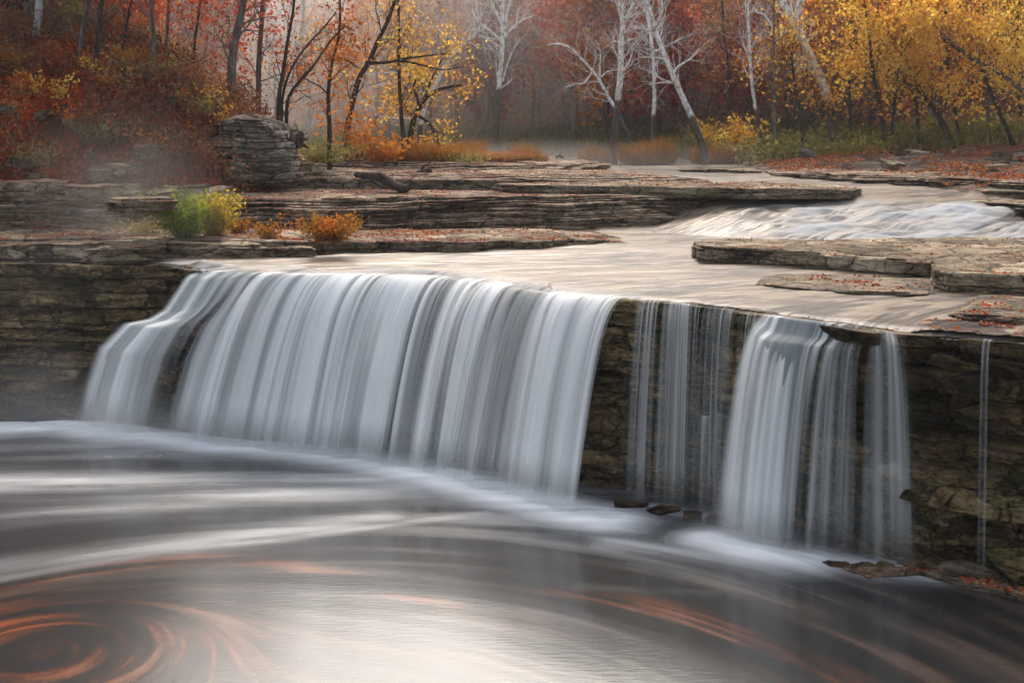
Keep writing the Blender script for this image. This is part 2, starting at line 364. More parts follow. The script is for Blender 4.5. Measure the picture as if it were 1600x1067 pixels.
# --- the big cliff under the falls
def cliff():
    n = 1500
    L, s = resample(lip_w, n); L = smooth(L, 9)
    T = np.stack([np.gradient(L[:, 0]), np.gradient(L[:, 1])], -1); T = smooth(T, 61); T /= np.linalg.norm(T, axis=1)[:, None]
    nx, ny = T[:, 1], -T[:, 0]
    px = L[:, 0]/L[:, 1]*F+800
    E = strata(-1, 6, 4, .12, .55)
    rows = []; W = []
    edge = (fbm(s*.8, s*0, 4, 90)-.5)*.22
    slope = np.interp(px, [-400, 150, 330, 700, 950, 1200, 1420, 1500, 2000], [2.2, 2.2, 1.5, .5, .1, .1, .1, .4, .4])
    for v in np.linspace(0, 1, 190):
        z = np.full(n, -.5+5.5*v)
        h = np.clip(z/5, 0, 1)
        a = np.interp(px, [-400, 200, 500, 1000, 2000], [.2, .22, .24, .24, .34])
        o = strat_off(s, z, E, 4, 1.0, 1.5)*a
        o = o+slope*(1-h)**1.4+edge*ss(.2, 1, h)
        # recess beneath the top cap, wider shelves lower down
        o = o-.35*ss(.30, .50, h)*(1-ss(.80, .93, h))*(px > 900)
        lump = np.maximum(0, fbm(s*.9, z*1.3, 4, 66)-.45)*1.8*(1-ss(.05, .5, h))
        o = o+lump*ss(880, 960, px)*(.2+.8*ss(1450, 1490, px))
        # the mossy shelf above the pool at the left
        o = o+.25*ss(.62, .60, h)*0
        rows.append(np.stack([L[:, 0]+nx*o, L[:, 1]+ny*o, z], -1)); W.append(np.clip(np.interp(px, [-200, 300, 500, 1450, 1700], [.35, .8, .8, .5, .4])+.5*ss(1380, 1450, px)*ss(.42, .62, h)+.4*(1-ss(.0, .25, h))*(px > 1300)-1.0*ss(930, 970, px)*(1-ss(1120, 1170, px))*ss(.28, .5, h), 0, 1))
    V = np.stack(rows)
    for k, bk in enumerate((.12, .35, .8)):
        r = V[-1].copy() if k == 0 else base.copy()
        if k == 0: base = r.copy(); ref = np.stack([L[:, 0], L[:, 1], np.full(n, 4.99)], -1)
        r = base*(1-0)+0; r[:, 0] = L[:, 0]-nx*bk; r[:, 1] = L[:, 1]-ny*bk
        r[:, 2] = 4.99+(fbm(s*2, s*0+k, 3, 5)-.5)*.05 if k < 2 else 4.90
        V = np.concatenate([V, r[None]]); W.append(W[-1])
    o = mesh('cliff', V.reshape(-1, 3), gridf(V.shape[0], n), M['cliff'], attrs={'wet': np.stack(W).ravel()}, smooth=False)
    o['kind'] = 'structure'
cliff()
def row(px, py, zb, zt, bpx=None, bY=None, bdx=0):
    x, y, _ = PW(px, py, zb); 
    if bpx is None: bpx = px
    if bY is None: bY = y+5
    return (x, y, zb, zt, (bpx-800)*bY/F+bdx, bY)
# ledge A : long low ledge at the near left bank
o = rock('rock_ledge', [row(-300, 402, 4.95, 5.62, -300, 50.5), row(0, 402, 4.95, 5.62, 0, 50.5), row(240, 401, 4.95, 5.60, 240, 50.5), row(430, 404, 4.95, 5.60, 420, 51), row(550, 399, 4.95, 5.47, 545, 51.5),
    row(700, 398, 4.95, 5.46, 700, 52), row(850, 394, 4.95, 5.38, 850, 52.5), row(930, 387, 4.95, 5.24, 930, 52.5), row(985, 385, 4.95, 5.06, 985, 50), row(990, 380, 4.95, 5.0, 990, 49)],
    11, M['ledge'], 900, 30, 50, .09, 1.6, .05, .25, .05, .06, .14, (.12, .35), .3)
tag(o, 'long low limestone ledge just above the waterfall, at the near edge of the left bank', 'rock ledge')
o = rock('rock_ledge', [row(-300, 362, 5.4, 6.85, -300, 57), row(0, 364, 5.4, 6.8, 0, 57), row(350, 367, 5.4, 6.7, 350, 59.5), row(600, 363, 5.35, 6.7, 600, 60), row(800, 361, 5.3, 6.66, 800, 60), row(1000, 359, 5.2, 6.6, 1000, 60),
    row(1150, 352, 5.2, 6.5, 1150, 60), row(1270, 340, 5.5, 6.35, 1262, 59.5), row(1345, 330, 5.7, 6.12, 1335, 58.5), row(1358, 324, 5.8, 6.0, 1345, 58)],
    23, M['ledge'], 1100, 64, 40, .22, 1.4, .05, .3, .05, .10, .05, (.06, .30), .5, lean=1.5)
tag(o, 'tall layered dark ledge running across the middle of the river, above the rapids', 'rock ledge')
# stepped shelves resting on the ledge at the left
o = rock('rock_ledge', [row(-300, 352, 5.55, 6.3, -300, 53), row(0, 352, 5.55, 6.3, 0, 53), row(150, 352, 5.55, 6.35, 150, 53), row(270, 358, 5.5, 6.2, 280, 53), row(330, 362, 5.5, 5.9, 330, 52)],
    37, M['ledge'], 420, 34, 20, .2, .9, .08, .15, .05, .1, .04, (.06, .24), .8, lean=1.8)
tag(o, 'broken stepped shelf below the leafy slope at the far left', 'rock ledge')
o = rock('rock_slab', [row(345, 297, 6.62, 7.18, 350, 66), row(480, 297, 6.65, 7.2, 480, 66), row(740, 298, 6.65, 7.17, 740, 66), row(800, 297, 6.65, 7.1, 800, 66), row(930, 293, 6.7, 7.0, 930, 64)],
    41, M['ledge2'], 700, 22, 26, .09, 1.8, .03, .1, .03, .05, .28, (.2, .4), .3)
tag(o, 'straight grey slab with a dark undercut, beneath the driftwood log', 'rock slab')
o = rock('rock_slab', [row(775, 300, 6.6, 7.0, 790, 59.8), row(790, 303, 6.6, 7.02, 800, 61.5), row(1000, 305, 6.6, 7.0, 1000, 62), row(1200, 307, 6.58, 6.93, 1190, 62), row(1330, 307, 6.5, 6.8, 1320, 60.5), row(1350, 303, 6.5, 6.72, 1335, 60)],
    43, M['ledge2'], 700, 22, 26, .08, 1.8, .03, .2, .1, .04, .2, (.15, .35), .2)
tag(o, 'long thin slab reaching from midstream toward the rapids', 'rock slab')
o = rock('rock_ledge', [row(330, 283, 7.0, 7.45, 340, 72), row(500, 283, 7.05, 7.45, 500, 72), row(760, 284, 7.05, 7.35, 760, 72), row(950, 285, 7.0, 7.3, 950, 70), row(1060, 285, 6.95, 7.14, 1050, 66), row(1115, 284, 6.95, 7.0, 1100, 64)],
    47, M['ledge'], 700, 26, 30, .16, 1.8, .04, .1, .03, .1, .06, (.05, .16), .6, lean=1.8)
tag(o, 'thin flaky ledge strewn with leaves, just upstream of the straight slabs', 'rock ledge')
o = rock('rock_ledge', [row(420, 268, 7.2, 7.8, 430, 90), row(600, 269, 7.25, 7.8, 600, 88), row(780, 270, 7.2, 7.65, 770, 88), row(880, 268, 7.15, 7.5, 850, 86), row(945, 262, 7.15, 7.45, 910, 84), row(948, 252, 7.15, 7.4, 925, 84)],
    53, M['ledge'], 600, 26, 40, .22, 2.0, .05, .1, .03, .14, .04, (.06, .18), .8, lean=2.5)
tag(o, 'farthest ledge on the left side, carrying the red grass below the trees', 'rock ledge')
# big slab on the right
o = rock('rock_slab', [row(1100, 396, 5.0, 5.5, 1110, 45.5), row(1080, 404, 5.0, 5.57, 1092, 44.6), row(1090, 412, 5.0, 5.57, 1100, 45), row(1250, 421, 5.0, 5.56, 1240, 45.2), row(1340, 428, 5.0, 5.55, 1330, 45.3), row(1445, 437, 5.0, 5.54, 1430, 45.5), row(1452, 452, 5.0, 5.55, 1445, 45.5),
    row(1480, 459, 5.0, 5.57, 1470, 45.5), row(1600, 463, 5.0, 5.60, 1600, 45.5), row(1700, 470, 5.0, 5.62, 1750, 45.5), row(2000, 490, 5.0, 5.7, 2100, 45.5)],
    61, M['ledge2'], 900, 30, 60, .085, 1.5, .05, .25, .1, .09, .22, (.25, .55), .16)
tag(o, 'big flat pale slab jutting from the right, with dark shadow under its edge', 'rock slab')
o = rock('rock_slab', [row(1185, 447, 4.98, 5.06, 1190, 37.5), row(1210, 452, 4.98, 5.12, 1220, 38), row(1330, 463, 4.98, 5.13, 1320, 37.5), row(1440, 466, 4.98, 5.12, 1440, 36.5), row(1462, 462, 4.98, 5.06, 1460, 36)],
    67, M['ledge2'], 300, 14, 20, .06, .8, .03, .7, .4, .05, .02, (.04, .12), .25)
tag(o, 'low wet slab with brown leaves awash in front of the big flat slab', 'rock slab')
o = rock('rock_slab', [row(1490, 498, 5.0, 5.1, 1520, 32.5), row(1510, 505, 5.0, 5.22, 1530, 32.5), row(1570, 511, 5.0, 5.24, 1590, 32), row(1700, 515, 5.0, 5.24, 1720, 32)],
    71, M['ledge2'], 260, 14, 20, .07, .8, .05, .4, .2, .08, .04, (.05, .15), .3)
tag(o, 'small greenish slab lying near the lip at the right edge of the frame', 'rock slab')
# low ledges on the right bank and in the far water
sp = [((1205, 277), (1600, 296), 6.75, 7.12, 12, 'wide leaf strewn shelf along the right bank shore', 'ledge'),
      ((1510, 303), (1800, 318), 6.45, 6.72, 4, 'dark low shelf at the right edge above the rapids', 'ledge2'),
      ((1515, 322), (1800, 335), 6.1, 6.38, 2.5, 'short shelf at the right edge directly above the white rapids', 'ledge2'),
      ((1340, 286), (1800, 300), 6.7, 6.98, 5, 'middle stepped shelf of the right bank, level with the eroded rocks', 'ledge2'),
      ((1065, 268), (1185, 269), 6.95, 7.1, 3, 'thin dark islet of rock in the far water', 'ledge2')]
for k, (a, b, zb, zt, dp, lab, mt) in enumerate(sp):
    A = PW(*a, zb); B = PW(*b, zb)
    o = rock('rock_ledge' if k != 4 else 'rock_islet', [(A[0]+.5, A[1]+1, zb, zb+.05, A[0]+1, A[1]+2), (A[0], A[1], zb, zt-.08, A[0]+1, A[1]+dp), (A[0]*.7+B[0]*.3, A[1]*.7+B[1]*.3-.3, zb, zt, A[0]*.7+B[0]*.3, A[1]*.7+B[1]*.3+dp),
        (A[0]*.35+B[0]*.65, A[1]*.35+B[1]*.65+.4, zb, zt, A[0]*.35+B[0]*.65, A[1]*.35+B[1]*.65+dp), (B[0], B[1], zb, zt, B[0], B[1]+dp), (B[0]+.2, B[1]+dp*.5, zb, zb+.05, B[0]+.1, B[1]+dp*.9)],
        80+k*3, M[mt], 420, 20, 26, .16, 1.1, .05, .2, .05, .12, .05, (.05, .15), .7)
    tag(o, lab, 'rock ledge' if k != 4 else 'rock')
# outcrop on the left bank
def outcrop():
    Yo = 57.0; r = lambda px, zb, zt, Y, bx, bY: ((px-800)*Y/F, Y, zb, zt, bx, bY)
    q = lambda px, zb, zt, Y, bx=0: ((px-800)*Y/F, Y, zb, zt, (px-800)*Y/F-.3+bx, Y+6)
    o = rock('rock_outcrop', [q(292, 7.0, 8.2, 56.2), q(315, 7.0, 8.9, 55.6), q(338, 7.0, 9.9, 55.4), q(375, 7.1, 10.15, 55.6), q(412, 7.1, 10.0, 56.0), q(440, 7.1, 9.7, 56.8), q(456, 7.1, 9.2, 58.2, -.5), q(462, 7.1, 8.6, 60.5, -1)],
        97, M['ledge3'], 620, 120, 24, .26, .8, .45, .0, .0, .25, .2, (.07, .34), .6, lean=.9)
    tag(o, 'blocky layered outcrop standing at the foot of the leafy slope', 'rock outcrop')
outcrop()
# ------------------------------------------------------------------ boulders and blocks
def boulder(name, c, size, seed, mat, label, cat='rock', rz=0, flat=.0, group=None, wet=.1):
    n, m = 56, 40
    u = np.linspace(0, 2*pi, n, endpoint=False); v = np.linspace(-pi/2, pi/2, m)
    U, Vv = np.meshgrid(u, v)
    x = np.cos(Vv)*np.cos(U); y = np.cos(Vv)*np.sin(U); z = np.sin(Vv)
    e = .28
    x, y, z = [np.sign(q)*np.abs(q)**e for q in (x, y, z)]
    d = 1+(fbm(x*1.3+seed*3.1+z, y*1.3+z*1.7, 4, seed)-.5)*.45
    zs = np.floor(z*6+fbm(x, y, 2, seed)*2)
    d = d*(1+(hsh(zs, zs*0, seed+4)-.5)*.22)
    P = np.stack([x*d*size[0]/2, y*d*size[1]/2, z*d*size[2]/2], -1).reshape(-1, 3)
    f = []
    for j in range(m-1):
        for i in range(n): f.append((j*n+i, j*n+(i+1) % n, (j+1)*n+(i+1) % n, (j+1)*n+i))
    o = mesh(name, P, f, mat, attrs={'wet': np.full(len(P), wet)}, smooth=False)
    o.location = c; o.rotation_euler = (0, flat, rz)
    return tag(o, label, cat, group)
def blk(px, py, z, size, seed, label, mat='ledge', **k):
    p = PW(px, py, z); return boulder('stone_block' if size[0] > 1.6 else 'boulder', (p[0], p[1]+size[1]/2-(.42 if py > 380 else 0), z+size[2]*.42), size, seed, M[mat], label, 'rock', **k)
blk(328, 404, 4.97, (3.7, 1.7, .62), 3, 'pale tan stone block with a cracked face on the near ledge', 'ledge2')
blk(195, 409, 4.97, (2.5, 1.5, .50), 5, 'brownish stone block to the left of the pale tan block')
blk(100, 407, 4.97, (2.1, 1.6, .66), 7, 'grey stone block above the vertical crack in the left cliff')
blk(15, 407, 4.97, (1.5, 1.5, .64), 8, 'squared stone block at the left edge of the frame')
blk(455, 403, 4.97, (1.7, 1.2, .45), 9, 'dark stone block to the right of the pale tan block')
rb = [(1238, 245, 7.35, (2.6, 2, .6), 'flat grey slab of rock lying left of the bleached driftwood'), (1352, 243, 7.4, (7.5, 4, .7), 'broad pale rock right of the bleached driftwood under the yellow trees'),
      (1408, 242, 7.4, (4.0, 3, .75), 'rounded rock at the foot of the forked dark trunks'), (1458, 243, 7.4, (2.6, 2, .7), 'dark rock half buried in orange leaves'),
      (1513, 245, 7.3, (4.2, 3, .8), 'sloping rock in the orange leaves left of the last right bank rocks'), (1577, 250, 7.3, (4.5, 3, 1.0), 'big rock at the right edge of the leafy bank'),
      (1180, 243, 7.35, (2.2, 1.6, .45), 'low rock on the far shore below the yellow bush')]
for k, (px, py, z, sz, lab) in enumerate(rb): 
    b = blk(px, py, z, sz, 20+k, lab, 'ledge2' , rz=.2*(k % 3-1), flat=.06*(k % 2))
lb = [(378, 240, 7.6, (1.6, 1.2, .7), 'rounded boulder at the left foot of the outcrop'), (425, 241, 7.6, (1.5, 1.2, .6), 'rounded boulder at the right foot of the outcrop'),
      (215, 330, 6.7, (2.2, 1.2, .5), 'flat grey rock under the brush left of the green bush'), (140, 318, 6.8, (2.0, 1.2, .7), 'blocky rock at the foot of the brushy slope'),
      (480, 272, 7.45, (1.1, .9, .55), 'dark lump of rock on the flaky ledge left of the log'), (40, 312, 6.8, (2.4, 1.4, .8), 'grey rock at the left edge below the red slope'),
      (255, 322, 6.75, (1.3, 1, .6), 'small pale rock beside the green bush')]
for k, (px, py, z, sz, lab) in enumerate(lb): blk(px, py, z, sz, 40+k, lab, 'ledge', rz=.15*k)
rr_ = random.Random(8)
for k in range(46):
    px = rr_.uniform(-20, 345) if k < 30 else rr_.uniform(1330, 1620)
    if k < 30: Y = 52.6+rr_.uniform(-1.5, 1.8); X = (px-800)*Y/F
    else: Y = rr_.uniform(66, 82); X = (px-800)*Y/F
    zz = float(ground_z(np.array([X]), np.array([Y]))[0]); s0 = rr_.uniform(.35, 1.1)
    if k < 30 and zz < 6.7: zz = 6.75
    side_ = 'small loose rock in the rubble at the foot of the brushy left slope' if k < 30 else 'small loose rock among the orange leaves of the right bank'
    boulder('loose_rock', (X, Y, zz+s0*.1), (s0*1.5, s0, s0*.55), 200+k, M['ledge' if k % 3 else 'ledge2'], side_, 'rock', rz=rr_.uniform(0, 3), flat=rr_.uniform(-.2, .2), group=('loose rocks at the foot of the left slope' if k < 30 else 'loose rocks on the right bank'))
# rocks at the foot of the middle and right falls
fb = [(985, 790, (.8, .5, .3)), (1035, 799, (.7, .5, .28)), (1082, 808, (.6, .45, .28)), (1250, 876, (.5, .35, .2)), (1300, 882, (.7, .4, .22)), (1345, 886, (.6, .4, .22)), (1380, 890, (.7, .4, .24)), (1432, 888, (.8, .5, .22)), (1130, 818, (.9, .6, .34))]
wl = ['wet rock in the foam where the large fall ends', 'wet rock in the foam, second to the right from the end of the large fall', 'wet rock in the foam left of the right hand fall', 'dark rock in the foam just right of the white plunge', 'largest dark rock in the foam in front of the right hand fall',
      'dark rock in the foam, middle of the row below the thin veil', 'dark rock in the foam with water curling over its right side', 'small dark rock at the very end of the foam by the brown shelf', 'wet rock beside the foot of the white plunge']
for k, (px, py, sz) in enumerate(fb):
    p = PW(px, py, 0); boulder('boulder', (p[0], p[1], -.06), sz, 60+k, M['cliff'], wl[k], 'rock', rz=k*.7, wet=1)
tal = [(1480, 885, (2.6, 1.2, 1.3), 'rounded dark bulge of rock at the foot of the right cliff'), (1560, 893, (2.4, 1.2, 1.5), 'dark rock at the right edge, foot of the cliff'), (1400, 868, (2.0, 1.0, .9), 'smooth dark rock behind the thin veil of the right hand fall')]
for k, (px, py, sz, lab) in enumerate(tal):
    p = PW(px, py, 0); boulder('boulder', (p[0], p[1]+.5, sz[2]*.3), sz, 75+k, M['cliff'], lab, 'rock', rz=-.5, wet=.9)
o = rock('rock_shelf', [row(1290, 886, -.05, .02, 1330, 26.2), row(1340, 893, -.05, .06, 1380, 26.3), row(1440, 905, -.05, .10, 1470, 26.5), row(1530, 930, -.05, .12, 1560, 26.5), row(1610, 948, -.05, .14, 1640, 26.5), row(1900, 1010, -.05, .2, 1900, 26)],
    88, M['ledge'], 300, 8, 40, .05, 1, .05, .4, .3, .05, .0, (.05, .15), .25)
tag(o, 'brown shelf with red leaves at the water line, lower right', 'rock ledge')
p = PW(1515, 905, .1); boulder('stone_block', (p[0]+.5, p[1]+.3, .18), (1.9, .7, .22), 86, M['ledge2'], 'flat greenish stone lying at the back of the brown shelf', 'rock', rz=-.2, wet=.6)
# ------------------------------------------------------------------ LIC
def lic(X, Y, field, f1, steps, h, seed, octs=2):
    acc = 0; w = 0
    for sgn in (1, -1):
        x, y = X.copy(), Y.copy()
        for k in range(steps):
            ux, uy = field(x, y); l = np.hypot(ux, uy)+1e-9
            g = 1-(k/steps)**2
            q = vn(x*f1, y*f1, seed)
            if octs > 1: q = q*.6+vn(x*f1*2.3+7, y*f1*2.3, seed+3)*.4
            acc = acc+q*g; w += g
            x = x+sgn*h*ux/l; y = y+sgn*h*uy/l
    return acc/w
def norm01(a, lo=2, hi=98):
    p, q = np.percentile(a, [lo, hi]); return np.clip((a-p)/(q-p), 0, 1)
def stroke(X, Y, pts, z, w0, w1=None):
    """soft band along a polyline given in picture points of the level z; widths in metres"""
    P = [PW(a, b, z)[:2] for a, b in pts]; d = np.abs(pd(X, Y, P)); return np.exp(-(d/w0)**2)
# ------------------------------------------------------------------ pool
def pool():
    pxs = np.arange(-420, 2021, 2.8); pys = np.r_[np.arange(585, 1085, 2.0), 1100, 1130, 1180, 1260, 1400, 1700, 2400, 4000]
    PYY, PXX = np.meshgrid(pys, pxs, indexing='ij')
    Y = H*F/(PYY-HZ); X = (PXX-800)*Y/F
    C1 = PW(62, 1022, 0)[:2]; C2 = (-4, 16)
    def field(x, y):
        ax, ay = x-C1[0], y-C1[1]; ra = np.hypot(ax*.8, ay)+.01; wa = np.exp(-(ra/3.0)**2)*1.6
        bx, by = x-C2[0], y-C2[1]; rb = np.hypot(bx, by)+.01
        wl = ss(28, 33, y)*1.1
        return -ay/ra*wa-by/rb*(1-np.minimum(wa, .95))-wl, ax/ra*wa+bx/rb*(1-np.minimum(wa, .95))*(1-ss(28, 33, y))-wl*.12
    inner = PYY < 1090
    s1 = lic(X, Y, field, 2.2, 26, .11, 3)
    s2 = lic(X, Y, field, .8, 22, .22, 9)
    s3 = lic(X, Y, field, 6.5, 22, .05, 14)
    s1n, s2n, s3n = norm01(s1), norm01(s2), norm01(s3)
    st = np.clip(.4*s1n+.35*s2n+.25*s3n, 0, 1)
    imp = [(-60, 672), (105, 668), (250, 685), (350, 694), (478, 704), (600, 727), (680, 744), (748, 762), (825, 782), (908, 803), (950, 812)]
    f = 1.0*stroke(X, Y, imp, 0, 1.3)
    f = np.maximum(f, .75*stroke(X, Y, [(1000, 812), (800, 785), (650, 760), (560, 745), (430, 740), (250, 745), (0, 755), (-300, 770)], 0, 1.0))
    f = np.maximum(f, .55*stroke(X, Y, [(700, 770), (560, 768), (400, 772), (200, 790), (0, 805), (-300, 830)], 0, .8))
    f = np.maximum(f, .45*stroke(X, Y, [(-200, 695), (60, 690), (300, 705), (500, 720)], 0, 1.2))
    f2 = .30*stroke(X, Y, [(-100, 925), (0, 903), (120, 882), (250, 862), (430, 842), (600, 820), (760, 802)], 0, .26)
    f2 = np.maximum(f2, .35*stroke(X, Y, [(-100, 905), (0, 885), (200, 860), (430, 830), (600, 808)], 0, .6))
    f3 = 1.3*stroke(X, Y, [(1110, 838), (1190, 858), (1280, 872), (1360, 885), (1440, 892)], 0, .6)
    f3 = np.maximum(f3, .9*stroke(X, Y, [(1060, 850), (1160, 866), (1230, 878)], 0, .55))
    f3 = np.maximum(f3, .8*stroke(X, Y, [(960, 848), (1040, 856), (1140, 870)], 0, .6))
    f3 = np.maximum(f3, 1.2*stroke(X, Y, [(1120, 845), (1180, 868), (1225, 878)], 0, .8))
    f3 = np.maximum(f3, .8*stroke(X, Y, [(920, 790), (1000, 790), (1080, 802), (1150, 815)], 0, .35))
    f3 = np.maximum(f3, .07*stroke(X, Y, [(900, 915), (1100, 925), (1250, 918), (1400, 912)], 0, .25))
    f3 = np.maximum(f3, .12*stroke(X, Y, [(1330, 905), (1420, 898)], 0, .4))
    broad = .12*ss(18, 34, Y)*(1-ss(0, 5, X+1))*ss(24, 30, Y)
    foam = f*(.10+.85*s2n)*(.30+.80*s1n)+f2*(.6+.6*s1n)+f3*(.5+.65*s1n)+broad*(.3+s2n*.9)*(.6+.6*s1n)
    near = np.maximum(stroke(X, Y, imp, 0, 1.0), .9*stroke(X, Y, [(1110, 845), (1180, 864), (1260, 874)], 0, .8))
    tail = np.exp(-np.abs(pd(X, Y, [PW(a, b, 0)[:2] for a, b in imp]))/2.6)*(X > -22)
    foam = np.maximum(foam, tail*(.15+1.0*ss(.35, .95, s1n*.5+s2n*.5))*.75)
    near = np.clip(near*1.25, 0, 1)*(.74+.4*s2n*s1n+.12*s3n)
    foam = np.clip(foam, 0, 1)
    foam = np.maximum(foam*.56, np.clip(near, 0, 1)); foam = foam*(.80+.28*s3n)
    # floating leaves drawn into streaks
    r = np.hypot((X-C1[0])*.75, Y-C1[1])
    eddy = np.exp(-((r-1.6)/1.0)**2)*.75+np.exp(-(r/3.2)**2)*.25
    l = eddy*ss(.25, .85, s1n*.5+s3n*.5)
    l = np.maximum(l, .55*stroke(X, Y, [(0, 912), (150, 888), (300, 872), (420, 876), (560, 905), (700, 950)], 0, .35)*ss(.2, .8, s1n))
    l = np.maximum(l, .5*stroke(X, Y, [(880, 930), (1000, 950), (1100, 980), (1250, 1040), (1350, 1110)], 0, .7)*ss(.35, .9, s1n*.6+s3n*.4))
    l = np.maximum(l, .10*ss(.45, .9, s1n*.5+s3n*.5)*(1-ss(24, 29, Y)))
    l = np.clip(l*.62, 0, 1)*(1-ss(.4, .8, foam))
    Z = (s2n-.5)*.004+(s1n-.5)*.002+foam*.04*fbm(X, Y, 2, 3)+near*.14*fbm(X*.7, Y*.7, 2, 13)
    d = pd(X, Y, [tuple(q) for q in lip_w])*np.sign(LIPS)
    fc = gridf(*X.shape); keep = (d < 1.2).ravel(); fc = fc[keep[fc].any(1)]
    V = np.stack([X, Y, Z], -1).reshape(-1, 3); u, inv = np.unique(fc, return_inverse=True)
    o = mesh('pool_water', V[u], inv.reshape(-1, 4), M['pool'], attrs={'foam': foam.ravel()[u], 'leaf': l.ravel()[u], 'st': st.ravel()[u]})
    o['kind'] = 'structure'
pool()
# ------------------------------------------------------------------ upper river
def river():
    Yv = np.r_[np.arange(26, 48, .075), np.arange(48, 62, .09), np.arange(62, 125, .45)]
    uv = np.linspace(-400, 1950, 780)
    YY, PX = np.meshgrid(Yv, uv, indexing='ij'); X = (PX-800)*YY/F
    rapmask = ss(1120, 1260, PX+0*YY)*ss(48.0, 49.2, YY)*(1-ss(55, 57, YY))
    def field(x, y):
        ux = -.85+.35*ss(34, 28, y)-.2*(x > 12); uy = -.30-.35*ss(42, 31, y)-.8*ss(47, 50, y)*(1-ss(58, 66, y))*.6
        wob = (fbm(x*.25, y*.35, 2, 44)-.5)*1.3
        return ux, uy+wob*.5
    s1 = norm01(lic(X, YY, field, 2.4, 14, .12, 21)); s2 = norm01(lic(X, YY, field, .9, 12, .22, 25)); s3 = norm01(lic(X, YY, field, 6, 12, .06, 29))
    st = np.clip(.4*s2+.35*s1+.35*s3, 0, 1); st = ss(.2, .72, st)
    Z = zw(X, YY)+.0
    rp = fbm(X*.5, YY*.9, 3, 51)
    amp = np.interp(YY, [26, 40, 46, 48, 50, 56, 60, 70, 125], [.035, .035, .03, .04, .07, .08, .045, .05, .04])
    amp = amp*np.where((YY > 48) & (YY < 58), ss(1050, 1250, PX)*.9+.1, 1)
    Z = Z+(s2-.5)*amp*1.4+(s1-.5)*amp*.6*(1-.6*rapmask)+(s3-.5)*amp*.3*(1-rapmask)
    Z = Z+rapmask*(rp-.5)*.5
    # round the water over the lip
    d = pd(X, YY, [tuple(q) for q in lip_w])*np.sign(LIPS)
    # humps just before the lip on the left part
    hump = np.exp(-((d-.6)/.5)**2)*ss(.5, .8, vn(X*.9, YY*.9, 61))*.10*(PX < 860)
    Z = Z+hump
    Z = np.minimum(Z, Z-(1-ss(-.1, .7, d))*.12)
    foam = rapmask*ss(.25, .75, .5*s2+.5*rp)*1.0
    fr = np.interp(YY, [44.5, 48, 50, 52, 55], [0, .55, .9, .7, .3])*ss(1080, 1380, PX)*(YY < 56)*ss(.15, .6, s2*.6+s1*.4)
    foam = np.maximum(foam, fr*.9)
    foam = np.maximum(foam, .10*ss(58, 64, YY)*s2)
    lipf = (1-ss(.2, 1.6, d))*.75*(PX < 1000)+.4*(1-ss(.1, .9, d))*(PX > 1000)
    foam = np.clip(np.maximum(foam, lipf*(.25+.75*s1)), 0, 1)
    st = np.clip(st-hump*4, 0, 1)
    fc = gridf(*X.shape)
    keep = (d > -.02)&(pd(X, YY, left_toe) < 1.5)&(RS*pd(X, YY, right_toe) < 2)&~((PX < 235)&(YY < 47)); keep = keep.ravel()
    fc = fc[keep[fc].all(1)]; V = np.stack([X, YY, Z], -1).reshape(-1, 3); u, inv = np.unique(fc, return_inverse=True)
    o = mesh('river_water', V[u], inv.reshape(-1, 4), M['river'], attrs={'foam': foam.ravel()[u], 'st': st.ravel()[u]}); o['kind'] = 'structure'
river()
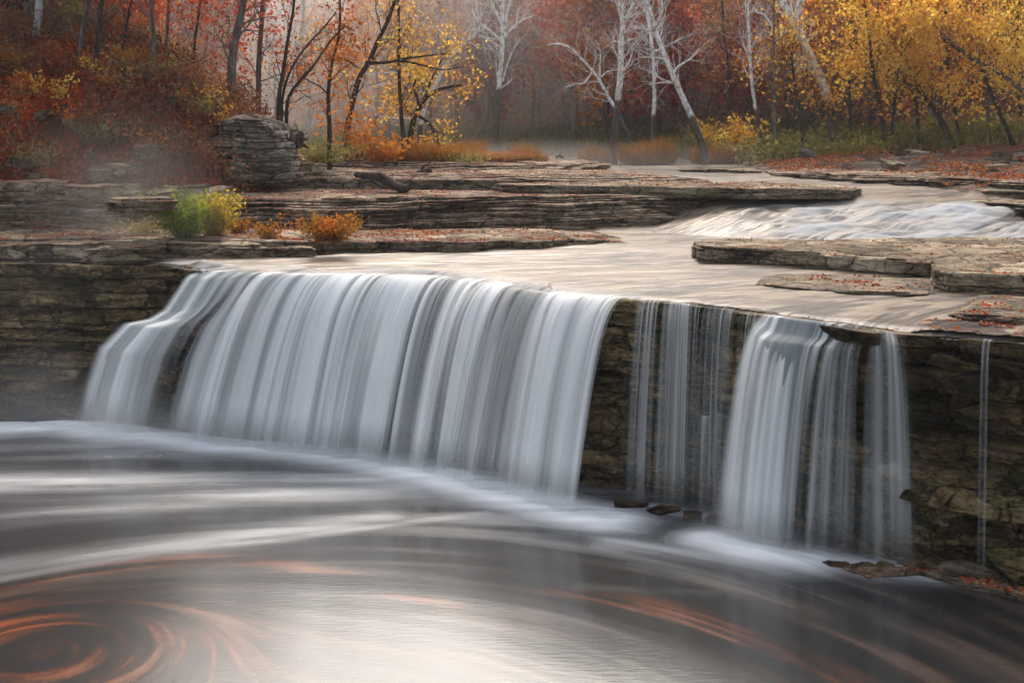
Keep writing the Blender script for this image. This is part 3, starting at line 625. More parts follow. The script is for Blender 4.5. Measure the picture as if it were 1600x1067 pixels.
# ------------------------------------------------------------------ falls
def fall(name, table, ncol, cover, seed, label, step=None, z0=5.03, fold=.16, zend=-.05, cascade=None, rr=(-.3, 1.0, 70), fine=9.0, parent=None, push=0., contrast=1.0, cap=lambda p: 1.0, wts=(.80, .42, .28), wh=(.52, 1.5, 0.), fs=None):
    fs = seed if fs is None else fs
    T = np.array([[*PW(a, b, z0)[:2], *PW(c, d, 0)[:2], a] for a, b, c, d in table])
    # resample on lip arc with smoothing
    C, s = resample(T[:, [0, 1, 2, 3, 4]], ncol); C = smooth(C, max(5, ncol//14*2+1))
    lx, ly, bx, by, px = C.T
    dx, dy = bx-lx, by-ly; dl = np.hypot(dx, dy)
    T2 = np.stack([np.gradient(lx), np.gradient(ly)], -1); T2 /= np.linalg.norm(T2, axis=1)[:, None]
    nx, ny = T2[:, 1], -T2[:, 0]
    V = []; A = []; W = []
    cov = cover(px)
    lipj = (fbm(s*1.3, s*0, 3, 90)-.5)*.25
    for tau in np.linspace(*rr):
        tc = max(tau, 0)
        hz = tau*1.0
        z = z0+.02-(z0-zend)*tc*tc-(.0 if tau >= 0 else 0)
        z = np.full(ncol, z); hh = np.full(ncol, hz)
        if cascade is not None:
            k = cascade(px)            # 0..1 weight: stepped cascade
            zc = np.interp(tau, [-.3, 0, .12, .30, .42, .55, .72, .88, 1], [5.05, 5.0, 4.75, 3.7, 3.42, 3.28, 2.5, 1.2, -.05])
            hc = np.interp(tau, [-.3, 0, .12, .30, .42, .55, .72, .88, 1], [-.3, 0, .12, .30, .42, .62, .82, .93, 1])
            z = z*(1-k)+zc*k; hh = hh*(1-k)+hc*k
        if step is not None:
            k, zs, hs = step(px)
            zc = np.interp(tau, [-.3, 0, .08, .14, .22, 1], [0, 0, -.9, -1, -1, -1])
            z = np.where(k > 0, z+zc*zs*k*(1-tc), z); hh = hh+k*hs*ss(0, .2, np.full(ncol, tau))*(1-tc)
        q = ss(0, .5, np.full(ncol, tau))
        o = ((fbm(s*1.1+tau*.25, s*0+tau*.5, 3, fs+1)-.5)*fold*2.2+(fbm(s*4.5, s*0+tau*.35, 3, fs+2)-.5)*fold*.9+(fbm(s*.42, s*0, 2, fs+6)-.5)*fold*3)*q+push*(.25+tc)*(tau > -.01)
        wob = (fbm(s*.8, s*0+tau*1.2, 2, fs+9)-.5)*.12*tc
        j = lipj*(1-tc)
        V.append(np.stack([lx+dx*hh+nx*(o+j)+T2[:, 0]*wob, ly+dy*hh+ny*(o+j)+T2[:, 1]*wob, z], -1))
        b1 = fbm(s*1.6, s*0+tau*.35, 2, seed+3); b2 = fbm(s*fine*.5, s*0+tau*.5, 2, seed+4); b3 = fbm(s*fine*1.7, s*0+tau*.7, 2, seed+5)
        fw = 1-.55*tc
        b0 = fbm(s*.55, s*0+tau*.15, 2, seed+33)
        r = wts[0]*(.6*(b1-.5)+.95*(b0-.5))*2+wts[1]*(b2-.5)*2+wts[2]*(b3-.5)*2*fw
        a = cov+r*.85*contrast
        a = np.clip(a, 0, 1); a = a*a*(3-2*a)*cap(px)
        fadein = ss(-.3, -.02, tau) if rr[0] < 0 else 1
        fadeout = 1-.8*ss(.86, 1, tau)
        ed = ss(0, .6, s)*ss(0, .25, s[-1]-s)
        A.append(a*fadein*fadeout*ed*np.minimum(1, cov*3+.15))
        W.append(np.clip(wh[0]+r*wh[1]+.1*tc+wh[2], 0, 1))
    V = np.stack(V); o = mesh(name, V.reshape(-1, 3), gridf(V.shape[0], ncol), M['fall'], parent, attrs={'a': np.stack(A).ravel(), 'w': np.stack(W).ravel()})
    return o
main_t = [(303, 419, 108, 664), (318, 420, 140, 670), (345, 423, 190, 678), (390, 426, 262, 688), (450, 429, 350, 696), (560, 430, 478, 706), (680, 434, 600, 729), (760, 442, 680, 746), (830, 456, 748, 766), (900, 463, 826, 786), (985, 469, 912, 806)]
rt = empty('waterfall', (*PW(640, 720, 0)[:2], 0)); tag(rt, 'broad white curtain of falling water across the left and middle of the cliff', 'waterfall')
def child(o, r):
    o.parent = r; o.matrix_parent_inverse = r.matrix_world.inverted() if False else o.matrix_parent_inverse
    o.location = tuple(-c for c in r.location); return o
cas = lambda px: 1-ss(320, 440, px)
covm = lambda px: np.interp(px, [300, 330, 420, 560, 700, 800, 900, 960, 990], [.62, .76, .68, .70, .62, .54, .46, .42, .12])
child(fall('water_curtain', main_t, 1700, covm, 100, '', cascade=cas, fold=.22), rt)
child(fall('water_curtain', [(a, b-1, c-4, d-2) for a, b, c, d in main_t], 1700, lambda px: covm(px)-.42, 140, '', cascade=cas, fold=.22, push=.06, fs=100, fine=5, rr=(.0, 1, 60), contrast=1.5, wts=(.8, .5, .25), wh=(.7, 1, .3)), rt)
mid_t = [(985, 470, 955, 790), (1020, 472, 1000, 792), (1060, 474, 1045, 795), (1100, 480, 1085, 800), (1140, 485, 1125, 805), (1190, 492, 1165, 815)]
rt2 = empty('waterfall', (*PW(1080, 790, 0)[:2], 0)); tag(rt2, 'thin broken threads of water over the brown rock between the two big falls', 'waterfall')
covt = lambda px: np.interp(px, [985, 1000, 1030, 1045, 1060, 1085, 1100, 1110, 1130, 1150, 1185], [.62, .42, .36, .50, .60, .56, .42, .54, .52, .36, .36])
child(fall('water_curtain', mid_t, 700, covt, 200, '', fold=.08, fine=13, cap=lambda p: .50, wts=(.12, .38, .60)), rt2)
rig_t = [(1183, 492, 1108, 825), (1205, 496, 1140, 838), (1240, 500, 1180, 850), (1280, 505, 1225, 860), (1310, 508, 1262, 868), (1340, 512, 1318, 876), (1375, 518, 1378, 882), (1400, 522, 1420, 886), (1412, 524, 1440, 888)]
rt3 = empty('waterfall', (*PW(1280, 860, 0)[:2], 0)); tag(rt3, 'right hand fall, a white plunge with thinner veils beside it', 'waterfall')
covr = lambda px: np.interp(px, [1183, 1200, 1215, 1265, 1285, 1300, 1330, 1350, 1365, 1385, 1400, 1412], [.3, .85, 1.35, 1.25, .78, .40, .55, .42, .42, .60, .60, .3])
stp = lambda px: (ss(1185, 1215, px)*(1-ss(1370, 1400, px)), .38, .22)
child(fall('water_curtain', rig_t, 800, covr, 300, '', step=stp, fold=.14, fine=8, cap=lambda p: 1-.42*ss(1290, 1330, p), wts=(.5, .5, .5)), rt3)
child(fall('water_curtain', [(a, b-1, c-3, d) for a, b, c, d in rig_t], 800, lambda px: covr(px)-.5, 340, '', step=stp, fold=.14, push=.06, fs=300, rr=(.0, 1, 60), contrast=1.2, wts=(.6, .6, .4), wh=(.7, 1, .3), fine=6), rt3)
o = fall('waterfall', [(1480, 526, 1478, 900), (1545, 532, 1541, 914), (1610, 538, 1606, 926)], 300, lambda px: np.interp(px, [1480, 1535, 1539, 1543, 1547, 1550, 1554, 1600], [-.6, -.6, .55, .15, .6, .3, -.6, -.6]), 400, '', fold=.03, fine=14, wts=(.1, .2, .4), push=.35, cap=lambda p: .36)
tag(o, 'thin trickle down the dark cliff near the right edge', 'waterfall')
# small side falls on shelves
for k, (tb, zt, lab) in enumerate([([(1090, 610, 1085, 800), (1105, 608, 1098, 803), (1135, 612, 1128, 806)], 2.55, 'small secondary spill over a shelf beneath the thin threads'),
                        ([(1345, 690, 1335, 868), (1380, 684, 1375, 872), (1412, 688, 1418, 876)], 2.1, 'small lower spill over a shelf within the right hand veil')]):
    # lip given in picture points at its own height
    tt = []
    for a, b, c, d in tb:
        Y = H*F/(d-HZ)+.25; tt.append(((a-800)*Y/F, Y, *PW(c, d, 0)[:2]))
    n = 160; T = np.array(tt); C, s = resample(T, n)
    Vv = []; A = []; W = []
    for tau in np.linspace(-.2, 1, 40):
        tc = max(0, tau); z = zt*(1-tc*tc)
        x = C[:, 0]+(C[:, 2]-C[:, 0])*tau; y = C[:, 1]+(C[:, 3]-C[:, 1])*tau
        b = fbm(s*7, s*0+tau*.4, 3, 500+k)
        a = np.clip(.35+(b-.5)*1.8, 0, 1)*ss(0, .2, s)*ss(0, .2, s[-1]-s)*(1-.75*tc)
        Vv.append(np.stack([x, y+(fbm(s*3, s*0, 2, 7)-.5)*.1, z+(fbm(s*1.8, s*0, 3, 17+k)-.5)*.5*(1-tc)], -1)); A.append(.6*a*ss(-.2, .12, tau)); W.append(b)
    o = mesh('waterfall', np.stack(Vv).reshape(-1, 3), gridf(40, n), M['fall'], attrs={'a': np.stack(A).ravel(), 'w': np.stack(W).ravel()})
    tag(o, lab, 'waterfall')
# ------------------------------------------------------------------ trees
class Tub:
    def __init__(s): s.v = []; s.f = []; s.h = []; s.n = 0
    def add(s, P, rad, k=6, zr=None):
        P = np.asarray(P, float); n = len(P)
        T = np.gradient(P, axis=0); T /= np.linalg.norm(T, axis=1)[:, None]+1e-9
        ref = np.array([.31, .17, 1.0]) if abs(T[0, 2]) < .8 else np.array([1.0, .2, .1])
        a = np.cross(T, ref); a /= np.linalg.norm(a, axis=1)[:, None]+1e-9; b = np.cross(T, a)
        th = np.arange(k)*2*pi/k; rad = np.asarray(rad, float)
        R_ = (P[:, None]+rad[:, None, None]*(a[:, None]*np.cos(th)[None, :, None]+b[:, None]*np.sin(th)[None, :, None])).reshape(-1, 3)
        i = np.arange(n-1)[:, None]*k+np.arange(k)[None]; j = np.arange(n-1)[:, None]*k+(np.arange(k)[None]+1) % k
        s.f.append(np.stack([i, j, j+k, i+k], -1).reshape(-1, 4)+s.n); s.v.append(R_); s.n += n*k
        s.h.append(np.repeat(zr if zr is not None else np.ones(n), k))
    def build(s, name, mat, parent=None):
        return mesh(name, np.concatenate(s.v), np.concatenate(s.f), mat, parent, attrs={'h': np.concatenate(s.h)})
def grow(T, tips, p, d, L, r, lv, mx, rng, up=.25, hv=1.0, nb=(5, 4, 4, 3), wig=.22):
    n = 6 if lv < mx else 4; pts = [p]; dirs = [d]; q = p.copy(); dd = d.copy()
    for k in range(n-1):
        dd = dd+rng.normal(0, wig, 3); dd[2] += up*.3; dd /= np.linalg.norm(dd); q = q+dd*L/(n-1); pts.append(q); dirs.append(dd)
    rr = np.linspace(r, r*.35, n); T.add(pts, rr, 5 if lv <= 1 else 3, np.full(n, hv))
    if lv >= mx: tips.append(pts[-1]); tips.append(pts[-2]); return
    c = nb[min(lv, len(nb)-1)]
    for k in range(c):
        t = .25+.72*(k+rng.random())/c; i = min(int(t*(n-1)), n-2); f = t*(n-1)-i
        bp = pts[i]*(1-f)+pts[i+1]*f
        az = rng.random()*2*pi; ax = np.cross(dirs[i], rng.normal(0, 1, 3)); ax /= np.linalg.norm(ax)+1e-9
        an = rng.uniform(.5, 1.0); nd = dirs[i]*math.cos(an)+ax*math.sin(an)
        grow(T, tips, bp, nd, L*rng.uniform(.45, .7), r*.5*(1-t*.4), lv+1, mx, rng, up, hv, nb, wig)
def leafmesh(name, P, size, mat, rng, parent=None, cc=None, flat=0., elong=1.3, thin=False):
    P = np.asarray(P, float); n = len(P)
    a = rng.normal(0, 1, (n, 3)); a[:, 2] *= (1-flat); a /= np.linalg.norm(a, axis=1)[:, None]
    b = rng.normal(0, 1, (n, 3)); b[:, 2] *= (1-flat); b = np.cross(a, b) if flat == 0 else b-a*(a*b).sum(1)[:, None]
    b /= np.linalg.norm(b, axis=1)[:, None]+1e-9
    s = (size*rng.uniform(.45, 1.45, n))[:, None]
    nn = np.cross(a, b)
    V = np.stack([P-a*s*elong, P-b*s*.8+nn*s*.25, P+a*s*elong, P+b*s*.8+nn*s*.25], 1).reshape(-1, 3)
    c = rng.random(n) if cc is None else cc
    return mesh(name, V, np.arange(4*n).reshape(-1, 4), mat, parent, smooth=False, attrs={'c': np.repeat(c, 4)})
def clump_cc(P, rng, f=.6, seed=3, k=.5):
    P = np.asarray(P); return np.clip(k*(fbm(P[:, 0]*f+P[:, 2]*f*.6, P[:, 1]*f+P[:, 2]*f, 2, seed)-.5)*2+.5*k+(1-k)*rng.random(len(P))+.5*(1-k)-.25, 0, 1)
def tips_to_leaves(tips, per, spread, rng):
    t = np.asarray(tips); t = np.repeat(t, per, 0); return t+rng.normal(0, spread, t.shape)
def hand_tree(name, label, cat, Y, limbs, bark, seed, side=(10, 3), twl=1.6, leaf=None, per=4, lsize=.16, spread=.5, tmin=.35, group=None, up=.3, whz=None, nb=(4, 4, 3), sl=None):
    """limbs: list of (points in picture coords, r0, r1 in px); first limb is the trunk"""
    rng = np.random.default_rng(seed); T = Tub(); tips = []
    base = None
    for li, (pts, r0, r1) in enumerate(limbs):
        P = np.array([PY(a, b, Y) for a, b in pts])
        if li == 0:
            if base is None:
                gz = ground_z(np.array([P[0, 0]]), np.array([Y]))[0]
                P = np.vstack([[P[0, 0]+(P[0, 0]-P[1, 0])*.1, Y, min(gz, P[0, 2])-.3], P]); base = P[0].copy(); base[2] = min(gz, P[1, 2])
        d = np.r_[0, np.cumsum(np.linalg.norm(np.diff(P, axis=0), axis=1))]; m = max(6, int(len(P)*3)); ss_ = np.linspace(0, d[-1], m)
        Q = np.stack([np.interp(ss_, d, P[:, k]) for k in range(3)], -1); Q = np.vstack([Q[:1], smooth(Q, 3)[1:-1], Q[-1:]])
        off = (fbm(ss_*.15, ss_*0+li*3.3, 2, seed)-.5)*3.0; off -= off[0]
        if li > 0: off = off*.6*(np.linspace(0, 1, m))+ (0)
        else: off = off*np.linspace(0, 1, m); trunk_off = (Q.copy(), off)
        if li > 0:
            TQ, TO = trunk_off; k0 = np.argmin(np.linalg.norm(TQ-Q[0], axis=1)); off = off*2*rng.choice([-1, 1])+TO[k0]
        Q[:, 1] += off; Q[:, 0] *= (Y+off)/Y; Q[:, 2] = H+(Q[:, 2]-H)*(Y+off)/Y
        rad = np.linspace(r0, r1, m)*Y/F*(.8 if bark == 'syc' else .9)
        if li == 0: rad[0] *= 1.5; rad[1] *= 1.15
        hh = ss(*(whz or (11, 15)), Q[:, 2]) if whz != 'all' else np.ones(m)
        T.add(Q, rad, 8 if li == 0 else 6, hh)
        nside = side[0] if li == 0 else max(3, int(side[0]*.5))
        for k in range(nside):
            t = (tmin if li == 0 else .25)+(1-(tmin if li == 0 else .25))*(k+rng.random())/nside; i = min(int(t*(m-1)), m-2)
            dr = Q[i+1]-Q[i]; dr /= np.linalg.norm(dr)+1e-9; ax = np.cross(dr, rng.normal(0, 1, 3)); ax /= np.linalg.norm(ax)
            an = rng.uniform(.5, 1.1); nd = dr*math.cos(an)+ax*math.sin(an); nd[2] += .1
            grow(T, tips, Q[i], nd, twl*rng.uniform(.6, 1.3), max(.012, rad[i]*.30), 1, side[1], rng, up, 1.0 if hh[i] > .3 else 0, (0,)+nb)
    root = empty(name, tuple(base)); tag(root, label, cat, group)
    tr = T.build('trunk', M[bark], root); tr.location = tuple(-base)
    if leaf and tips:
        P = tips_to_leaves(tips, per, spread, rng); P = P[P[:, 2] > base[2]+1]
        lf = leafmesh('crown', P, lsize, M[leaf], rng, root, clump_cc(P, rng)); lf.location = tuple(-base)
    return root
# ---- white sycamores of the far bank
W_ = dict(bark='syc', side=(14, 3), twl=2.6, tmin=.4)
hand_tree('sycamore_tree', 'stout leaning white sycamore among the yellow leaves, its limb bent to the left', 'tree', 93,
  [([(1304, 226), (1300, 190), (1293, 150), (1283, 125), (1271, 99), (1258, 72), (1245, 45), (1232, 20), (1220, 0), (1205, -40)], 10, 7),
   ([(1245, 45), (1247, 20), (1250, 0), (1256, -50)], 6, 4), ([(1246, 52), (1232, 48), (1220, 54), (1205, 52), (1191, 48)], 4, 1.5), ([(1211, 50), (1203, 35), (1193, 22), (1183, 21), (1176, 12)], 2.4, 1)], seed=1, whz=(10.5, 13), **W_)
hand_tree('sycamore_tree', 'white sycamore leaning left over the water, its foot beside the right red grass clump', 'tree', 88,
  [([(1102, 250), (1097, 225), (1087, 199), (1077, 175), (1066, 152), (1051, 118), (1040, 90), (1029, 64), (1022, 42), (1016, 20), (1007, -5), (1000, -40)], 7.5, 3.5),
   ([(1051, 115), (1060, 104), (1070, 98), (1082, 90), (1092, 78)], 2.6, 1), ([(1043, 93), (1020, 90), (997, 90)], 2, .8), ([(1024, 50), (1003, 45), (982, 44)], 2.2, .9),
   ([(1023, 81), (1045, 70), (1070, 59)], 1.8, .8), ([(1055, 131), (1035, 129), (1014, 133)], 1.8, .8), ([(1024, 44), (1036, 17), (1033, -5)], 3, 1.6)], seed=2, whz=(9.6, 11.5), **W_)
hand_tree('sycamore_tree', 'tall upright white sycamore standing left of the round red grass clump', 'tree', 90,
  [([(958, 248), (960, 215), (964, 180), (966, 150), (970, 118), (970, 67), (974, 34), (968, 14), (964, -2), (960, -40)], 8, 4),
   ([(974, 34), (984, 18), (994, 0), (1004, -20)], 3, 2), ([(971, 72), (983, 62), (999, 60)], 1.8, .8), ([(973, 40), (980, 28), (996, 12)], 2, .8)], seed=3, whz=(10.8, 12.8), **W_)
hand_tree('sycamore_tree', 'white sycamore leaning far to the left, crossing the tall upright sycamore', 'tree', 94,
  [([(987, 228), (976, 200), (965, 175), (948, 148), (938, 128), (926, 111), (908, 92), (891, 74), (875, 68), (856, 71)], 5, 1.6),
   ([(926, 113), (919, 122), (913, 131), (898, 132), (883, 137)], 2, .8), ([(938, 122), (950, 111), (964, 110)], 1.8, .8), ([(937, 122), (938, 100), (938, 78), (931, 64)], 1.8, .8)], seed=4, whz=(10.5, 12), **W_)
hand_tree('sycamore_tree', 'slim straight white sycamore behind the left leaning one, right of the tall upright trunk', 'tree', 100,
  [([(1019, 224), (1020, 190), (1023, 152), (1022, 120), (1021, 94), (1018, 66), (1014, 40), (1010, 15), (1009, -10), (1008, -40)], 4.5, 2.8)], seed=5, whz=(9.5, 12), **W_)
hand_tree('sycamore_tree', 'many branched white sycamore rising from the haze at the upper middle', 'tree', 104,
  [([(774, 212), (777, 170), (780, 128), (783, 100), (785, 78), (785, 40), (785, 0), (784, -40)], 6.5, 3),
   ([(786, 60), (800, 45), (818, 30), (838, 24)], 3, 1), ([(783, 64), (765, 48), (745, 32), (737, 14)], 3, 1.2), ([(787, 48), (792, 22), (800, -10)], 2.6, 1.4),
   ([(785, 128), (791, 105), (800, 82), (812, 61)], 2.4, .9), ([(782, 74), (768, 66), (751, 54)], 2, .8), ([(784, 40), (774, 18), (766, 0), (762, -20)], 2.4, 1.2)], seed=6, whz=(11.5, 14.5), **W_)
hand_tree('sycamore_tree', 'white sycamore leaning right behind the dark trees, with a low bare limb to the left', 'tree', 96,
  [([(655, 212), (660, 180), (667, 159), (682, 130), (697, 101), (710, 84), (730, 64), (751, 47), (745, 20), (742, -20)], 5, 2),
   ([(660, 186), (641, 185), (615, 185), (589, 182), (569, 170)], 2.4, 1), ([(710, 84), (700, 64), (687, 47), (678, 40)], 2, .8), ([(720, 68), (726, 55), (730, 46)], 1.8, .8), ([(672, 148), (650, 142), (625, 128), (600, 130), (575, 138)], 2, .8), ([(690, 118), (660, 124), (640, 118), (610, 112), (590, 118)], 1.8, .7), ([(735, 58), (760, 42), (765, 20)], 2.0, 1)], seed=7, whz=(9, 11), **W_)
hand_tree('sycamore_tree', 'thin pale sycamore left of the stout leaning one, dark at its foot', 'tree', 92,
  [([(1191, 228), (1184, 190), (1177, 150), (1173, 110), (1170, 45), (1168, 0), (1167, -40)], 4.5, 2),
   ([(1174, 112), (1185, 96), (1194, 78)], 1.6, .7), ([(1172, 90), (1163, 75), (1158, 62)], 1.6, .7)], seed=8, whz=(10.5, 12), **W_)
hand_tree('slender_tree', 'thin grey tree just left of the stout leaning sycamore', 'tree', 90,
  [([(1211, 236), (1211, 180), (1209, 120), (1209, 36), (1210, -30)], 3, 1.5)], bark='grey', seed=9, side=(14, 3), twl=2.2)
# ---- dark trees on the left
DK = dict(bark='dark', twl=2.0)
hand_tree('dark_tree', 'crooked dark tree with long limbs reaching right, orange leaves at its foot', 'tree', 74,
  [([(540, 222), (543, 202), (550, 162), (556, 140), (562, 118), (577, 98), (583, 82), (589, 67), (606, 34), (618, 0), (626, -40)], 6.5, 2.6),
   ([(577, 98), (605, 99), (636, 91), (665, 88), (697, 84)], 3, 1), ([(578, 100), (620, 96), (645, 98), (690, 111), (724, 105)], 2.8, .9), ([(589, 74), (600, 68), (616, 61)], 2, .8), ([(566, 112), (545, 96), (520, 88), (500, 90)], 2, .7)], seed=11, side=(14, 3), leaf='ly', per=1, lsize=.07, spread=.4, **DK)
hand_tree('dark_tree', 'dark upright tree hung with orange and yellow leaves, right of the outcrop', 'tree', 66,
  [([(515, 225), (515, 200), (513, 165), (513, 135), (518, 100), (528, 67), (532, 30), (530, -20)], 5, 1.6),
   ([(514, 150), (500, 135), (486, 128), (470, 120)], 1.8, .7), ([(514, 130), (530, 112), (545, 100)], 1.6, .7)], seed=12, side=(11, 3), leaf='lo', per=2, lsize=.085, spread=.3, bark='dark', twl=1.4)
hand_tree('dark_tree', 'dark tree with a snapped limb hanging down to its right', 'tree', 78,
  [([(640, 240), (641, 215), (646, 185), (656, 165), (670, 148), (685, 140), (704, 135), (724, 133)], 7.5, 1.8),
   ([(650, 180), (662, 186), (673, 196), (680, 210), (688, 232)], 3.4, 1.8), ([(656, 165), (650, 150), (646, 135), (656, 110)], 2.6, 1.2), ([(648, 182), (636, 172), (612, 160)], 2.2, .8), ([(663, 155), (676, 120), (690, 95), (700, 60)], 2.4, 1)], seed=13, side=(10, 3), leaf='ly', per=2, lsize=.075, spread=.3, bark='dark', twl=1.35)
hand_tree('dark_tree', 'straight slim dark tree right next to the one with the snapped limb', 'tree', 77,
  [([(631, 238), (628, 190), (624, 135), (623, 85), (623, 34), (622, -30)], 4.2, 1.8)], seed=14, side=(16, 3), leaf='ly', per=1, lsize=.10, **DK)
left = [([(435, 158), (438, 135), (442, 118), (446, 85), (450, 61), (458, 20), (462, -30)], 4.5, 2, 'dark', 'leftmost dark trunk above the rock outcrop', 63),
        ([(448, 156), (458, 138), (470, 125), (484, 112), (500, 88), (520, 60), (540, 40)], 4.2, 1.2, 'dark', 'dark tree above the outcrop leaning right', 64),
        ([(440, 160), (443, 140), (455, 105), (480, 70), (505, 45), (525, 20)], 3.4, 1.2, 'dark', 'thin dark tree forking from the crest above the outcrop', 66),
        ([(362, 100), (366, 70), (374, 34), (381, 0), (388, -40)], 8, 6, 'grey', 'thick grey trunk at the top of the slope, leaning slightly right', 62),
        ([(404, 108), (406, 70), (410, 20), (412, -30)], 5, 4, 'grey', 'grey trunk just right of the thick leaning trunk on the crest', 68),
        ([(240, 118), (240, 60), (238, 0), (237, -40)], 4, 3, 'grey', 'mottled upright trunk in the middle of the red slope', 60),
        ([(258, 104), (261, 60), (264, 0), (266, -40)], 3, 2.4, 'grey', 'thinner trunk right beside the mottled upright trunk', 63),
        ([(148, 122), (151, 80), (155, 40), (160, 0), (163, -40)], 4.5, 3.5, 'dark', 'dark trunk on the slope, right of the grey trunk with a side fork', 58),
        ([(123, 98), (127, 60), (130, 34), (139, 0), (146, -40)], 4.0, 3, 'grey', 'grey trunk with a side fork on the left part of the slope', 60),
        ([(57, 63), (59, 30), (62, 0), (64, -40)], 7.5, 6, 'pale', 'pale flared trunk at the upper left, right of a thinner one', 61),
        ([(41, 46), (42, 20), (44, 0), (45, -40)], 4.5, 4, 'grey', 'thinner trunk left of the pale flared trunk', 64),
        ([(192, 90), (196, 50), (205, 0), (212, -40)], 2.5, 2, 'dark', 'thin dark sapling trunk between the dark trunk and the mottled trunk', 62),
        ([(300, 108), (305, 60), (312, 10), (318, -40)], 2.6, 2, 'dark', 'thin dark trunk left of the thick grey trunk', 64),
        ([(430, 150), (428, 118), (430, 100)], 1.6, .8, 'pale', 'broken bleached snag above the outcrop', 63)]
for k, (pts, r0, r1, bk, lab, Yd) in enumerate(left):
    g = ray_ground(*pts[0]); Yd = g[1] if 50 < g[1] < 80 else Yd
    nm = 'broken_snag' if 'snag' in lab else ('dark_tree' if bk == 'dark' else 'grey_tree')
    hand_tree(nm, lab, 'tree', Yd+.2, [(pts, r0, r1)], bk, 30+k, side=((12, 3) if k < 13 else (0, 2)), twl=2.4, tmin=.3, leaf=('lr' if k in (3, 4, 6, 11, 12) else None), per=2, lsize=.08, spread=.6)
# ---- trees on the right bank
right = [([(1256, 230), (1254, 205), (1253, 180), (1245, 153), (1240, 120), (1236, 80)], 5.5, 1.5, 'dark tree with yellow leaves standing left of the stout leaning sycamore', 90, 'ly', 5),
         ([(1388, 236), (1383, 215), (1379, 192), (1370, 144), (1362, 100), (1358, 50), (1350, 0)], 4.5, 2, 'left stem of the forked pair of dark trunks, under yellow leaves', 88, 'ly', 9),
         ([(1390, 236), (1395, 190), (1400, 141), (1408, 90), (1415, 30)], 3.5, 1.8, 'right stem of the forked pair of dark trunks', 88.5, 'ly', 8),
         ([(1488, 230), (1476, 200), (1463, 174), (1442, 147), (1412, 126), (1385, 108)], 7, 2, 'thick dark tree leaning left over the leafy bank', 89, 'ly', 9),
         ([(1502, 228), (1494, 190), (1484, 126), (1480, 80), (1478, 20)], 3.5, 2, 'slim dark tree right of the thick leaning one', 90, 'lo', 7),
         ([(1544, 224), (1545, 190), (1547, 150), (1546, 100), (1550, 20)], 3.8, 2.6, 'upright grey tree near the right edge, on green undergrowth', 91, 'ly', 7),
         ([(1583, 222), (1568, 190), (1550, 150), (1535, 105), (1505, 84), (1470, 60)], 4.5, 1.8, 'curved dark tree at the right edge arching to the left', 88, 'ly', 8),
         ([(1690, 222), (1640, 170), (1600, 144), (1559, 111), (1505, 84), (1460, 40)], 7, 2, 'grey tree leaning in from beyond the right edge', 86, 'ly', 8),
         ([(1436, 228), (1434, 190), (1430, 150), (1428, 90), (1432, 20)], 3.5, 2, 'slim dark tree between the forked pair and the thick leaning tree', 92, 'lo', 8),
         ([(1330, 222), (1328, 180), (1326, 120), (1335, 60), (1340, 0)], 3.2, 2, 'slim tree of amber leaves right of the stout sycamore', 97, 'ly', 8),
         ([(1140, 222), (1142, 180), (1140, 120), (1132, 60), (1128, 0)], 3.2, 1.6, 'thin russet tree left of the thin pale sycamore', 100, 'lb', 4),
         ([(1232, 222), (1228, 180), (1232, 120), (1240, 60), (1236, 0)], 3, 1.6, 'slim amber leaved tree behind the stout sycamore limb', 99, 'lo', 6),
         ([(1600, 226), (1596, 190), (1588, 120), (1590, 40), (1585, -20)], 4, 2.5, 'yellow tree cut by the right edge of the frame', 95, 'ly', 9)]
for k, (pts, r0, r1, lab, Yd, lf, per) in enumerate(right):
    hand_tree('maple_tree' if lf != 'lb' else 'dark_tree', lab, 'tree', Yd, [(pts, r0, r1)], 'grey' if 'grey' in lab else 'dark', 60+k, side=(17, 3), twl=3.3, tmin=.28, leaf=lf, per=max(2, int(per*.5)), lsize=.11, spread=.36, nb=(4, 4, 3))
# ---- forest on the far hillside: prototypes then copies
protos = {}
def proto(key, seed, Ht, bark, leaf, per, dens=14, lsize=.2):
    rng = np.random.default_rng(seed); T = Tub(); tips = []
    n = 10; P = np.zeros((n, 3)); P[:, 2] = np.linspace(-.6, Ht, n); P[1:, :2] = np.cumsum(rng.normal(0, .22, (n-1, 2)), 0)
    rad = np.linspace(.24, .05, n)*(Ht/16); T.add(P, rad, 6)
    for k in range(dens):
        t = .25+.75*(k+rng.random())/dens; i = min(int(t*(n-1)), n-2)
        az = rng.random()*2*pi; e = rng.uniform(.2, .9); nd = np.array([math.cos(az)*math.cos(e), math.sin(az)*math.cos(e), math.sin(e)])
        grow(T, tips, P[i]+(P[i+1]-P[i])*rng.random(), nd, Ht*.30*(1.15-t*.6), rad[i]*.4, 1, 3, rng, .3, 1, (0, 5, 4, 3))
    root = empty(key, (0, 0, 0)); T.build('trunk', M[bark], root)
    if leaf:
        L = tips_to_leaves(tips, per, .55, rng); leafmesh('crown', L, lsize, M[leaf], rng, root, clump_cc(L, rng, .4))
    return root
